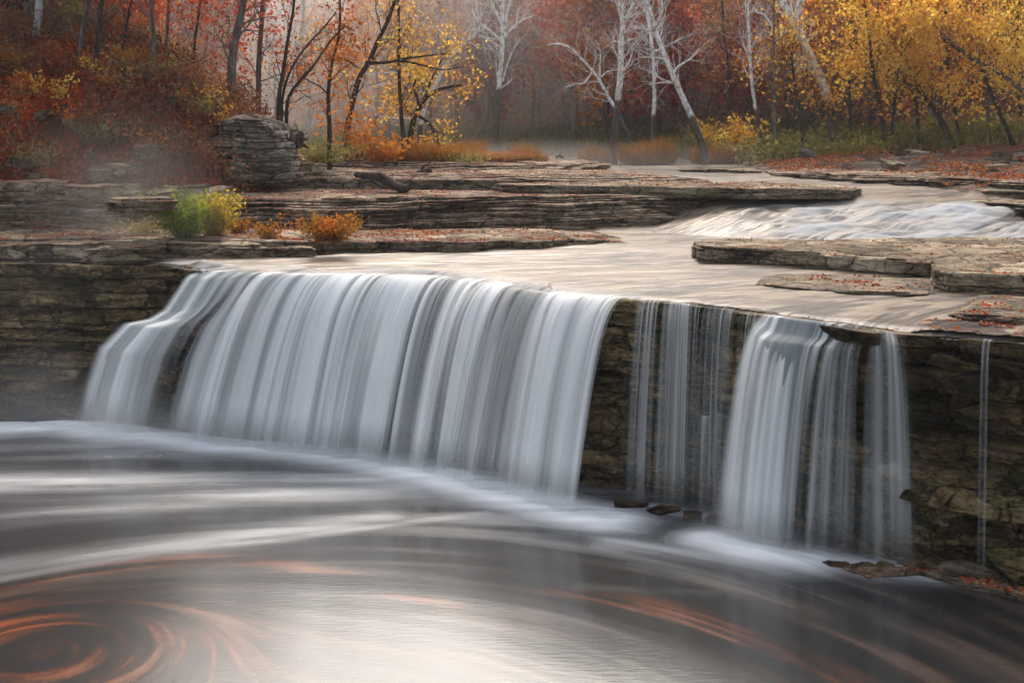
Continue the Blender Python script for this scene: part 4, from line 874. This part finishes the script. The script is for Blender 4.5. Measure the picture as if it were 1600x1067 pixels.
PR = {'bare_tree': [proto('bare_tree', 1, 17, 'twig', None, 0, 20), proto('bare_tree', 2, 15, 'grey', None, 0, 20), proto('bare_tree', 3, 18, 'twig', None, 0, 22), proto('bare_tree', 4, 16, 'pale', None, 0, 14)],
      'russet_tree': [proto('russet_tree', 5, 16, 'twig', 'lb', 4), proto('russet_tree', 6, 14, 'dark', 'lb', 5)],
      'red_tree': [proto('red_tree', 7, 15, 'twig', 'lr', 6), proto('red_tree', 8, 13, 'dark', 'lr', 7)],
      'orange_tree': [proto('orange_tree', 9, 15, 'twig', 'lo', 6), proto('orange_tree', 10, 13, 'dark', 'lo', 6)],
      'yellow_tree': [proto('yellow_tree', 12, 15, 'dark', 'ly', 4), proto('yellow_tree', 13, 17, 'grey', 'ly', 3)]}
used = set()
def place(kind, X, Y, sc, rz, label, group):
    pr = random.choice(PR[kind]); z = float(ground_z(np.array([X]), np.array([Y]))[0])
    if id(pr) not in used:
        used.add(id(pr)); r = pr
    else:
        r = pr.copy(); COL.objects.link(r)
        for ch in pr.children:
            c = ch.copy(); COL.objects.link(c); c.parent = r
    r.location = (X, Y, z); r.rotation_euler = (0, 0, rz); r.scale = (sc, sc, sc)
    tag(r, label, 'tree', group)
random.seed(5)
cnt = 0
def kindat(px, far):
    r = random.random()
    if px < 560: w = [('bare_tree', .78), ('red_tree', .12), ('russet_tree', .10)]
    elif px < 780: w = [('bare_tree', .62), ('russet_tree', .20), ('orange_tree', .18)]
    elif px < 1130: w = [('bare_tree', .22), ('red_tree', .30), ('russet_tree', .26), ('orange_tree', .22)]
    elif px < 1300: w = [('bare_tree', .32), ('orange_tree', .22), ('russet_tree', .24), ('yellow_tree', .10), ('red_tree', .12)]
    else: w = [('yellow_tree', .27), ('orange_tree', .18), ('bare_tree', .35), ('russet_tree', .20)]
    for k, q in w:
        r -= q
        if r <= 0: return k
    return w[0][0]
adj = {'bare_tree': 'bare tree', 'red_tree': 'dull red leaved tree', 'russet_tree': 'russet leaved tree', 'orange_tree': 'orange leaved tree', 'yellow_tree': 'yellow leaved tree'}
for rowi, Yb in enumerate([110, 116, 122, 129, 137, 146, 156, 168, 182]):
    Xs = np.arange(-58-(Yb-110)*.35, 82+(Yb-110)*.4, 5.6+rowi*.35)
    for x0 in Xs:
        X = x0+random.uniform(-2.2, 2.2); Y = Yb+random.uniform(-2.5, 2.5); px = 800+X*F/Y
        if px < -220 or px > 1850: continue
        if RS*pd(np.array([X]), np.array([Y]), right_toe)[0] < 2.5 and pd(np.array([X]), np.array([Y]), left_toe)[0] < 8: continue
        k = kindat(px, rowi)
        reg = 'left of the white sycamores' if px < 740 else ('behind the white sycamores' if px < 1130 else ('beyond the stout leaning sycamore' if px < 1330 else 'beyond the yellow trees at the right'))
        dep = 'at the far hillside foot' if rowi < 3 else 'high on the far hillside'
        lab = f'{adj[k]} {dep}, {reg}'
        place(k, X, Y, random.uniform(.8, 1.25), random.uniform(0, 6.28), lab, lab.replace(adj[k], adj[k]+'s')[:90]); cnt += 1
# woods on top of the left slope
for k in range(46):
    Y = random.uniform(62, 104); px = random.uniform(-120, 470); X = (px-800)*Y/F
    dl = pd(np.array([X]), np.array([Y]), left_toe)[0]
    if dl < 7: continue
    kd = random.choice(['bare_tree', 'bare_tree', 'bare_tree', 'bare_tree', 'red_tree', 'russet_tree']) if px > 260 else random.choice(['bare_tree', 'bare_tree', 'red_tree', 'russet_tree', 'red_tree'])
    sd_ = 'near the left edge' if px < 180 else 'toward the crest above the outcrop'
    lab = f'{adj[kd].replace("hazy ", "")} in the woods up the left slope, {sd_}'
    place(kd, X, Y, random.uniform(.55, .95), random.uniform(0, 6.28), lab, lab+' among others'); cnt += 1
print('forest', cnt)
for v in PR.values():
    for pr in v:
        if id(pr) not in used:
            for c in list(pr.children): bpy.data.objects.remove(c)
            bpy.data.objects.remove(pr)
# ------------------------------------------------------------------ undergrowth, litter, bushes
rng = np.random.default_rng(77)
def stems(name, P, hgt, mat, rng, lean=.35, w=.012, parent=None, cc=None, hs=1., out=0.):
    P = np.asarray(P, float); n = len(P); h = hgt*rng.uniform(.5, 1.25, n)*hs
    a = rng.random(n)*2*pi; d = np.stack([np.cos(a), np.sin(a), a*0], -1)*(w)
    ln = np.stack([rng.normal(0, lean, n)*h, rng.normal(0, lean, n)*h, h], -1)
    ln[:, :2] += P[:, :2]*out*h[:, None] if out else 0
    mid = P+ln*.55; tip = P+ln*np.array([1.35, 1.35, 1])
    V = np.stack([P-d, P+d, mid+d*.7, mid-d*.7, tip+d*.2, tip-d*.2], 1).reshape(-1, 3)
    b = np.arange(n)[:, None]*6
    f = np.concatenate([b+np.array([0, 1, 2, 3]), b+np.array([3, 2, 4, 5])])
    c = rng.random(n) if cc is None else cc
    return mesh(name, V, f, mat, parent, smooth=False, attrs={'c': np.repeat(c, 6), 'h': np.zeros(6*n)}), tip
def on_left(n, dmin, dmax):
    out = []
    while sum(len(q) for q in out) < n:
        Y = rng.uniform(46, 100, n*2); px = rng.uniform(-150, 560, n*2); X = (px-800)*Y/F
        d = pd(X, Y, left_toe); m = (d > dmin) & (d < dmax); k = (rng.random(len(X)) < np.clip(60/Y, 0, 1)**2)
        out.append(np.stack([X, Y], -1)[m & k])
    P = np.concatenate(out)[:n]; return np.column_stack([P, ground_z(P[:, 0], P[:, 1])])
P = on_left(120000, .1, 34)
c = clump_cc(P, rng, .5, 12, .65)
tag(leafmesh('fallen_leaves', P+[0, 0, .05]+rng.normal(0, .06, P.shape), .075, M['lit'], rng, cc=c, flat=.35), 'carpet of fallen red leaves covering the left slope', 'fallen leaves', kind='stuff')
P = on_left(16000, .2, 26); m = fbm(P[:, 0]*.35, P[:, 1]*.35, 3, 88) > .42; P = P[m]
st_, tip = stems('brush_stems', P, .95, M['grey'], rng, .4, .012)
tag(st_, 'tangle of thin dry stems on the left slope', 'brush', kind='stuff')
Q = np.repeat(tip, 6, 0); Q = Q+rng.normal(0, .22, Q.shape)-[0, 0, .2]
tag(leafmesh('brush_leaves', Q, .062, M['lbr'], rng, cc=clump_cc(Q, rng, .4, 31, .7)), 'brown, rust and olive leaves of the brush on the left slope', 'brush', kind='stuff')
P = on_left(9000, .0, 12); m = fbm(P[:, 0]*.3, P[:, 1]*.3, 3, 48) > .50; P = P[m]
g_, _ = stems('dry_grass', P, .8, M['straw'], rng, .45, .014, cc=clump_cc(P, rng, .4, 19, .6))
tag(g_, 'dry straw coloured grass on the lower left slope', 'dry grass', kind='stuff')
# far and right bank undergrowth
def on_right(n, dmin, dmax, pxr=(350, 1750), yr=(50, 190)):
    out = []
    while sum(len(q) for q in out) < n:
        Y = rng.uniform(*yr, n*2); px = rng.uniform(*pxr, n*2); X = (px-800)*Y/F; d = RS*pd(X, Y, right_toe)
        m = (d > dmin) & (d < dmax) & (pd(X, Y, left_toe) < 40); out.append(np.stack([X, Y], -1)[m])
    P = np.concatenate(out)[:n]; return np.column_stack([P, ground_z(P[:, 0], P[:, 1])])
P = on_right(15000, 1, 24, yr=(85, 140)); m = fbm(P[:, 0]*.2, P[:, 1]*.2, 3, 18) > .40; P = P[m]
g_, tip = stems('meadow_grass', P, 1.3, M['lg'], rng, .3, .04, cc=clump_cc(P, rng, .25, 9, .7))
tag(g_, 'rank green and straw coloured growth along the far bank', 'undergrowth', kind='stuff')
Q = np.repeat(tip, 3, 0)+rng.normal(0, .35, (len(tip)*3, 3))-[0, 0, .3]
tag(leafmesh('bank_undergrowth', Q, .13, M['lg'], rng, cc=clump_cc(Q, rng, .2, 14, .75)), 'green and yellow leafy undergrowth along the far bank', 'undergrowth', kind='stuff')
P = on_right(26000, 20, 100, yr=(110, 190)); P[:, 2] += np.abs(rng.normal(0, 1.6, len(P)))+.1
tag(leafmesh('hillside_undergrowth', P, .24, M['lbr'], rng, cc=clump_cc(P, rng, .12, 15, .7)), 'rusty shrub layer covering the far hillside', 'undergrowth', kind='stuff')
P = on_right(16000, -2, 14, (1180, 1750), (50, 95)); m = (fbm(P[:, 0]*.3, P[:, 1]*.3, 3, 28) > .46) & (RS*pd(P[:, 0], P[:, 1], right_toe) > .8); P = P[m]
tag(leafmesh('fallen_leaves', P+[0, 0, .22], .07, M['lor'], rng, flat=.6), 'drift of orange fallen leaves on the right bank', 'fallen leaves', kind='stuff')
# litter on the ledges
dg = bpy.context.evaluated_depsgraph_get()
bpy.context.view_layer.update()
from mathutils.bvhtree import BVHTree
rocks = [o for o in COL.objects if o.name.split('.')[0] in ('rock_ledge', 'rock_slab', 'riverbed', 'rock_shelf', 'rock_outcrop')]
trees_b = []
for o in rocks:
    me = o.data; co_ = np.empty(len(me.vertices)*3, np.float32); me.vertices.foreach_get('co', co_); fi = np.empty(len(me.polygons)*4, np.int32); me.polygons.foreach_get('vertices', fi)
    trees_b.append((BVHTree.FromPolygons(co_.reshape(-1, 3).tolist(), fi.reshape(-1, 4).tolist()), co_.reshape(-1, 3).min(0), co_.reshape(-1, 3).max(0)))
def drop(x, y, z0=14):
    best = -9
    for t, lo, hi in trees_b:
        if lo[0] <= x <= hi[0] and lo[1] <= y <= hi[1]:
            h = t.ray_cast((x, y, z0), (0, 0, -1))
            if h[0] is not None and h[0].z > best: best = h[0].z
    return best
def scatter(n, pxr, yr, thr, seed, zmin=.06, f=.6):
    out = []; Y = rng.uniform(*yr, n); px = rng.uniform(*pxr, n); X = (px-800)*Y/F
    m = fbm(X*f, Y*f*1.3, 4, seed) > thr
    w = zw(X, Y)
    for x, y, ww in zip(X[m], Y[m], w[m]):
        z = drop(x, y)
        if z > ww+zmin or (y < 30 and z > .03): out.append((x, y, z+.02))
    return np.array(out)
P = np.concatenate([scatter(9000, (-50, 1000), (44.5, 50.5), .52, 3), scatter(9000, (-50, 1340), (49.5, 62), .50, 4), scatter(9000, (330, 1110), (57, 90), .50, 5)])
tag(leafmesh('fallen_leaves', P, .042, M['lit'], rng, flat=.8), 'fallen red and pink leaves strewn over the left side ledges', 'fallen leaves', kind='stuff')
P = np.concatenate([scatter(3500, (1090, 1650), (33, 45.5), .60, 6), scatter(2500, (1330, 1650), (26.3, 32), .60, 7, .02, 1.2), scatter(2500, (1150, 1450), (34, 39), .6, 7, .03, 1.2), scatter(2500, (985, 1300), (29, 32.5), .6, 9, .0, 1.3)])
tag(leafmesh('fallen_leaves', P, .035, M['lit'], rng, flat=.8), 'scattered rusty leaves on the big slab and the rock lip at the right', 'fallen leaves', kind='stuff')
Y = rng.uniform(24.8, 26.2, 700); px = rng.uniform(1500, 1680, 700); X = (px-800)*Y/F
P = np.array([(x, y, drop(x, y, 3)+.015) for x, y in zip(X, Y) if drop(x, y, 3) > .0])
if len(P): tag(leafmesh('fallen_leaves', P, .035, M['lit'], rng, flat=.85), 'bright red leaves on the brown shelf, lower right', 'fallen leaves', kind='stuff')
# bushes: stems + leaves as parts
def bush(name, px, py, z, w, h, mat, label, seed, n=900, ls=.05, cat='bush', st='twig', Y=None, stn=70):
    r = np.random.default_rng(seed)
    x, y = (PW(px, py, z)[:2] if Y is None else ((px-800)*Y/F, Y))
    root = empty(name, (x, y, z)); tag(root, label, cat)
    B = np.column_stack([r.normal(0, w*.16, stn), r.normal(0, w*.14, stn), np.full(stn, -.05)])
    so_, tip = stems('stems', B, h*.85, M[st], r, .30*w/h, .008*max(1, y/50), root)
    Q = np.repeat(tip, max(1, n//stn), 0); t = r.random((len(Q), 1))**.6; b = np.repeat(B, max(1, n//stn), 0)
    Q = b*(1-t)+Q*t+r.normal(0, w*.06, Q.shape); Q[:, 2] = np.abs(Q[:, 2])
    leafmesh('foliage', Q, ls, M[mat], r, root, np.clip(.35*r.random(len(Q))+.65*(fbm(Q[:, 0]*1.5+seed, Q[:, 2]*1.5, 2, seed)), 0, 1))
    return root
bush('bush', 292, 370, 5.62, 1.6, 1.7, 'lgb', 'bright green upright bush on the near ledge', 1, 3600, .045, stn=150)
bush('bush', 336, 366, 5.62, 1.2, 1.55, 'yb', 'yellow and orange bush touching the green one on its right', 2, 3000, .045, stn=150)
bush('bush', 372, 362, 5.62, .8, .6, 'gra', 'little orange seedling bush right of the yellow bush', 3, 500, .04)
bush('bush', 515, 377, 5.6, 1.7, .95, 'yb2', 'low orange and olive bush on the near ledge in front of the tall ledge', 4, 3000, .04, stn=160)
bush('bush', 420, 372, 5.6, .9, .6, 'gra', 'small rusty seedling between the yellow bush and the low orange bush', 5, 600, .04)
bush('bush', 222, 364, 5.65, 2.0, .5, 'lg', 'low olive patch of weeds left of the green bush', 6, 700, .04)
bush('bush', 262, 290, 6.9, 1.5, .7, 'lg', 'yellow green weed clump at the foot of the slope', 7, 600, .05)
bush('bush', 600, 250, 7.8, 2.2, 1.5, 'lo', 'bright orange sapling right of the dark lump of roots', 8, 700, .09, Y=70)
bush('bush', 555, 205, 7.8, 3.2, 3.6, 'lo', 'tall sapling full of large orange leaves beside the crooked dark tree', 9, 520, .11, Y=72)
bush('bush', 505, 235, 7.8, 3.6, 1.2, 'lg', 'green yellow weeds right of the outcrop', 10, 1800, .06, Y=66)
bush('bush', 570, 245, 7.75, 3.2, 1.2, 'lg', 'olive weeds behind the bright orange sapling', 11, 1500, .06, Y=73)
bush('bush', 1150, 235, 7.5, 4.0, 3.2, 'ly', 'yellow leaved bush on the far shore below the thin pale sycamore', 12, 1500, .10, Y=93)
bush('bush', 1110, 225, 7.5, 2.6, 3.0, 'ly', 'smaller yellow bush right of the leaning sycamore foot', 13, 700, .10, Y=97)
bush('bush', 705, 262, 7.7, 3.6, .5, 'lg', 'yellow green grass tuft at the edge of the far ledge', 14, 1300, .06, Y=72)
SL = [(142, 118, 'ly', 'yellow leafed seedling below the grey forked trunk'), (110, 205, 'lo', 'bright orange seedling low on the slope'), (262, 88, 'ly', 'yellow seedling beside the mottled trunk'), (276, 98, 'lo', 'golden seedling right of the yellow one by the mottled trunk'),
      (322, 165, 'ly', 'small yellow seedling above the fallen level branch'), (232, 125, 'lg', 'olive shrub below the mottled trunk'), (305, 180, 'lg', 'olive shrub left of the outcrop'), (170, 145, 'ly', 'pale yellow seedling in the middle of the slope'),
      (30, 145, 'lo', 'orange seedling at the left edge of the slope'), (52, 150, 'ly', 'yellow seedling near the left edge of the slope'), (200, 110, 'gra', 'tawny shrub between the trunks on the slope'), (150, 225, 'lg', 'yellow green shrub low on the slope behind the mist'),
      (90, 160, 'ly', 'yellow dotted seedling on the left slope'), (385, 125, 'gra', 'rusty shrub under the thick grey trunk'), (60, 265, 'lg', 'dark olive weeds at the foot of the left slope'), (235, 250, 'lo', 'orange seedling at the foot of the slope, above the green bush'), (15, 110, 'gra', 'straw coloured shrub at the far left of the slope'), (345, 205, 'ly', 'yellow seedling right by the left side of the outcrop')]
for k, (px, py, mt, lab) in enumerate(SL):
    g = ray_ground(px, py); bush('shrub' if 'shrub' in lab or 'weeds' in lab else 'seedling', px, 0, g[2], 1.3 if mt != 'lg' else 2.2, 1.1, mt, lab, 300+k, 160 if mt in ('ly', 'lo') else 700, .058 if mt in ('ly', 'lo') else .05, Y=g[1]-.3, stn=26)
def grassclump(px, Y, z, w, h, mat, label, seed, n=1800, dep=None):
    r = np.random.default_rng(seed); x = (px-800)*Y/F; dep = dep or w*.5
    a = r.random(n)*2*pi; q = np.sqrt(r.random(n)); B = np.column_stack([np.cos(a)*q*w/2, np.sin(a)*q*dep/2, -.05+0*a])
    V_, t = stems('grass_clump', B*[1, 1, 1], 1, M[mat], r, .16, .02, hs=np.sqrt(np.clip(1.05-q**2, .08, 1))*(.45+1.0*fbm(B[:, 0]*1.3+seed, B[:, 1]*1.3, 3, seed)), out=.45)
    V_.location = (x, Y, z); V_.scale = (1, 1, h*1.15); return tag(V_, label, 'grass')
grassclump(1012, 89, 7.25, 3.9, 1.5, 'gra', 'round mound of red orange grass on the far water edge', 1, 3200)
grassclump(1115, 90, 7.25, 3.2, 1.1, 'gra', 'red grass mound right of the leaning sycamore foot', 2, 2200)
grassclump(928, 91, 7.25, 2.2, .9, 'gra', 'small orange grass mound left of the upright sycamore', 3, 1400)
grassclump(740, 76, 7.7, 6.5, .6, 'lb', 'wide patch of deep rust coloured grass on the farthest left ledge', 4, 4500)
grassclump(665, 72, 7.75, 4.0, .8, 'gra', 'orange red grass in front of the tree with the snapped limb', 5, 2400)
grassclump(825, 82, 7.5, 2.6, .9, 'gra', 'rusty grass tuft near the right end of the farthest left ledge', 6, 1000)
grassclump(700, 82, 7.75, 5.0, 1.0, 'gra', 'rusty grass behind the deep red patch', 7, 2200)
# ------------------------------------------------------------------ driftwood
def log(name, pts, rad, mat, label, seed, knots=()):
    T = Tub(); r = np.random.default_rng(seed); P = np.array(pts, float)
    d = np.r_[0, np.cumsum(np.linalg.norm(np.diff(P, axis=0), axis=1))]; s_ = np.linspace(0, d[-1], 26)
    Q = np.stack([np.interp(s_, d, P[:, k]) for k in range(3)], -1); Q = np.vstack([Q[:1], smooth(Q, 5)[1:-1], Q[-1:]])
    rr = np.interp(s_, d, rad)*(1+(fbm(s_*3, s_*0, 3, seed)-.5)*.5); rr[0] *= .2; rr[-1] *= .25
    T.add(Q, rr, 10, np.ones(26))
    for (i, dv, L, r0) in knots: 
        a = Q[i]; b = a+np.array(dv)*L; T.add([a, (a+b)/2+r.normal(0, L*.05, 3), b], [r0, r0*.8, r0*.2], 6, np.ones(3))
    o = T.build(name, M[mat]); return tag(o, label, 'driftwood')
Yl = 56.2
log('driftwood_log', [PY(553, 273, Yl+1.5), PY(575, 275, Yl+1), PY(596, 276, Yl+.5), PY(612, 287, Yl), PY(628, 296, Yl-.6), PY(642, 294, Yl-.8)], [.12, .17, .20, .20, .22, .14], 'drift',
    'dark bent driftwood log hanging over the straight slab', 3, [(24, (.3, 0, .9), .5, .12), (2, (-.5, 0, .4), .4, .1)])
p = PY(1262, 238, 78)
log('driftwood_log', [PY(1250, 236, 84), PY(1258, 238, 84), PY(1270, 245, 84), PY(1276, 249, 84)], [.18, .26, .24, .16], 'grey', 'bleached stump of driftwood on the right bank rocks', 4, [(10, (.7, -.1, -.5), .9, .16), (6, (-.5, 0, .5), .7, .14), (14, (.2, .2, .9), .5, .12)])
Yl = 63
log('tree_stump', [PY(462, 232, Yl), PY(466, 215, Yl), PY(472, 206, Yl)], [.34, .30, .12], 'drift', 'dark upturned root stump right of the outcrop', 5, [(14, (.9, 0, -.1), .6, .12), (10, (.8, -.3, -.5), .8, .12), (18, (-.2, 0, .9), .4, .07), (8, (-.6, -.3, -.3), .5, .09), (12, (.5, -.2, .6), .5, .07), (16, (.7, .2, .3), .6, .06), (6, (.9, -.2, -.2), .7, .08)])
log('driftwood_log', [PY(640, 282, 62), PY(655, 272, 62.5), PY(668, 268, 63), PY(676, 270, 63)], [.12, .2, .22, .1], 'drift', 'small dark snag lying on the flaky ledge', 6, [(12, (.3, 0, .9), .5, .08), (18, (-.2, 0, .9), .4, .07)])
log('driftwood_log', [PY(868, 247, 86), PY(873, 244, 86), PY(881, 247, 86)], [.07, .1, .06], 'drift', 'tiny twisted branch on the far water edge', 7, [(12, (.2, 0, .9), .35, .05)])
# fallen branches on the slope
def hit(px, py): g = ray_ground(px, py); return (g[0], g[1], g[2]+.12)
log('fallen_branch', [hit(300, 205), hit(320, 222), hit(345, 238)], [.08, .07, .04], 'grey', 'fallen grey branch sloping down to the outcrop', 8)
log('fallen_branch', [hit(85, 62), hit(100, 40), hit(118, 25)], [.06, .05, .03], 'grey', 'thin fallen branch beside the pale flared trunk', 9)
log('fallen_branch', [hit(245, 160), hit(290, 163), hit(330, 166)], [.07, .06, .03], 'drift', 'dark fallen branch lying level across the slope', 10)
# ------------------------------------------------------------------ mist and haze
def vol_mat(name, den, col=(.9, .92, .95), aniso=.2, soft=None):
    t = NT(name); v = t.n('ShaderNodeVolumePrincipled'); v.inputs['Color'].default_value = (*col, 1); v.inputs['Density'].default_value = den; v.inputs['Anisotropy'].default_value = aniso
    if soft:
        g = t.n('ShaderNodeTexCoord'); mp = t.n('ShaderNodeMapping'); mp.inputs['Scale'].default_value = tuple(2/q for q in soft); t.l(g.outputs['Object'], mp.inputs['Vector'])
        ln = t.n('ShaderNodeVectorMath', operation='LENGTH'); t.l(mp.outputs[0], ln.inputs[0]); L = ln.outputs['Value']
        q = t.math('MAXIMUM', t.math('SUBTRACT', 1.0, t.math('MULTIPLY', L, L)), 0.); q = t.math('MULTIPLY', q, q)
        nz = t.ramp(t.noise(t.ocoord((.35, .35, .6)), 1.0, 2, .5), [(.3, .35), (.7, 1.0)]) if soft[0] < 12 else 1.0
        t.l(t.math('MULTIPLY', t.math('MULTIPLY', q, nz), den*1.9), v.inputs['Density'])
        t.m.cycles.volume_sampling = 'DISTANCE'
    t.l(v.outputs[0], t.out.inputs['Volume']); return t.m
def ell(name, c, size, den, label, col=(.9, .92, .95), rz=0):
    n, m = 32, 16; u = np.linspace(0, 2*pi, n, endpoint=False); v = np.linspace(-pi/2, pi/2, m); U, Vv = np.meshgrid(u, v)
    P = np.stack([np.cos(Vv)*np.cos(U)*size[0]/2, np.cos(Vv)*np.sin(U)*size[1]/2, np.sin(Vv)*size[2]/2], -1).reshape(-1, 3)
    f = [(j*n+i, j*n+(i+1) % n, (j+1)*n+(i+1) % n, (j+1)*n+i) for j in range(m-1) for i in range(n)]
    o = mesh(name, P*1.0, f, vol_mat('spray', den, col, .55, size)); o.location = c; o.rotation_euler = (0, 0, rz); return tag(o, label, 'mist', kind='stuff')
ell('mist', (3, 92, 7.4), (50, 44, 3.6), .008, 'low white mist lying on the far water', (.97, .94, .90))
ell('mist', (-6, 122, 14), (120, 60, 56), .0085, 'pale haze hanging in front of the far hillside', (.98, .93, .87))
q = PY(185, 325, 44.5); ell('mist', q, (10, 3.5, 9), .04, 'warm pale wisp of mist rising in front of the ledges at the left', (.97, .93, .9))
for k, (px, py, hz_, sz, dn) in enumerate([(60, 672, 1.0, (6, 4, 4.2), .09), (200, 690, .5, (7, 4.5, 3.0), .13), (360, 700, .4, (7, 4.5, 2.6), .14), (500, 715, .4, (6, 4.5, 2.2), .14), (640, 745, .3, (5, 4, 1.6), .12), (780, 780, .2, (4, 3, 1.2), .10), (1170, 862, .3, (4.2, 2.8, 2.0), .22), (80, 640, 2.5, (9, 4, 8), .05)]):
    p = PW(px, py, 0); ell('spray', (p[0], p[1], hz_), sz, dn, ['faint spray drifting left of the large fall', 'spray at the foot of the far left cascade', 'spray at the foot of the large fall, left part', 'spray at the foot of the large fall, middle left part', 'spray at the foot of the large fall, middle part', 'light spray near the right end of the large fall', 'spray around the foot of the right hand plunge', 'thin tall veil of mist in front of the left cliff'][k], (.93, .95, .98))
V3 = [(-80, -40, -1), (130, -40, -1), (130, 430, -1), (-80, 430, -1)]
hx0, hx1, hy0, hy1, hz0, hz1 = -420, 420, -30, 440, -1.5, 95
V = [(hx0, hy0, hz0), (hx1, hy0, hz0), (hx1, hy1, hz0), (hx0, hy1, hz0), (hx0, hy0, hz1), (hx1, hy0, hz1), (hx1, hy1, hz1), (hx0, hy1, hz1)]
o = mesh('haze', V, [(0, 3, 2, 1), (4, 5, 6, 7), (0, 1, 5, 4), (1, 2, 6, 5), (2, 3, 7, 6), (3, 0, 4, 7)], vol_mat('haze_air', .00022, (.93, .93, .96), .1), smooth=False); o['kind'] = 'stuff'; o['label'] = 'thin morning haze filling the valley'; o['category'] = 'haze'
# ------------------------------------------------------------------ render
cy = S.cycles; cy.use_denoising = True
try: cy.denoiser = 'OPENIMAGEDENOISE'
except Exception: pass
cy.max_bounces = 6; cy.diffuse_bounces = 3; cy.glossy_bounces = 3; cy.transparent_max_bounces = 16; cy.volume_bounces = 1; cy.use_adaptive_sampling = True; cy.adaptive_threshold = .02
cy.sample_clamp_indirect = 6; cy.caustics_reflective = False; cy.caustics_refractive = False
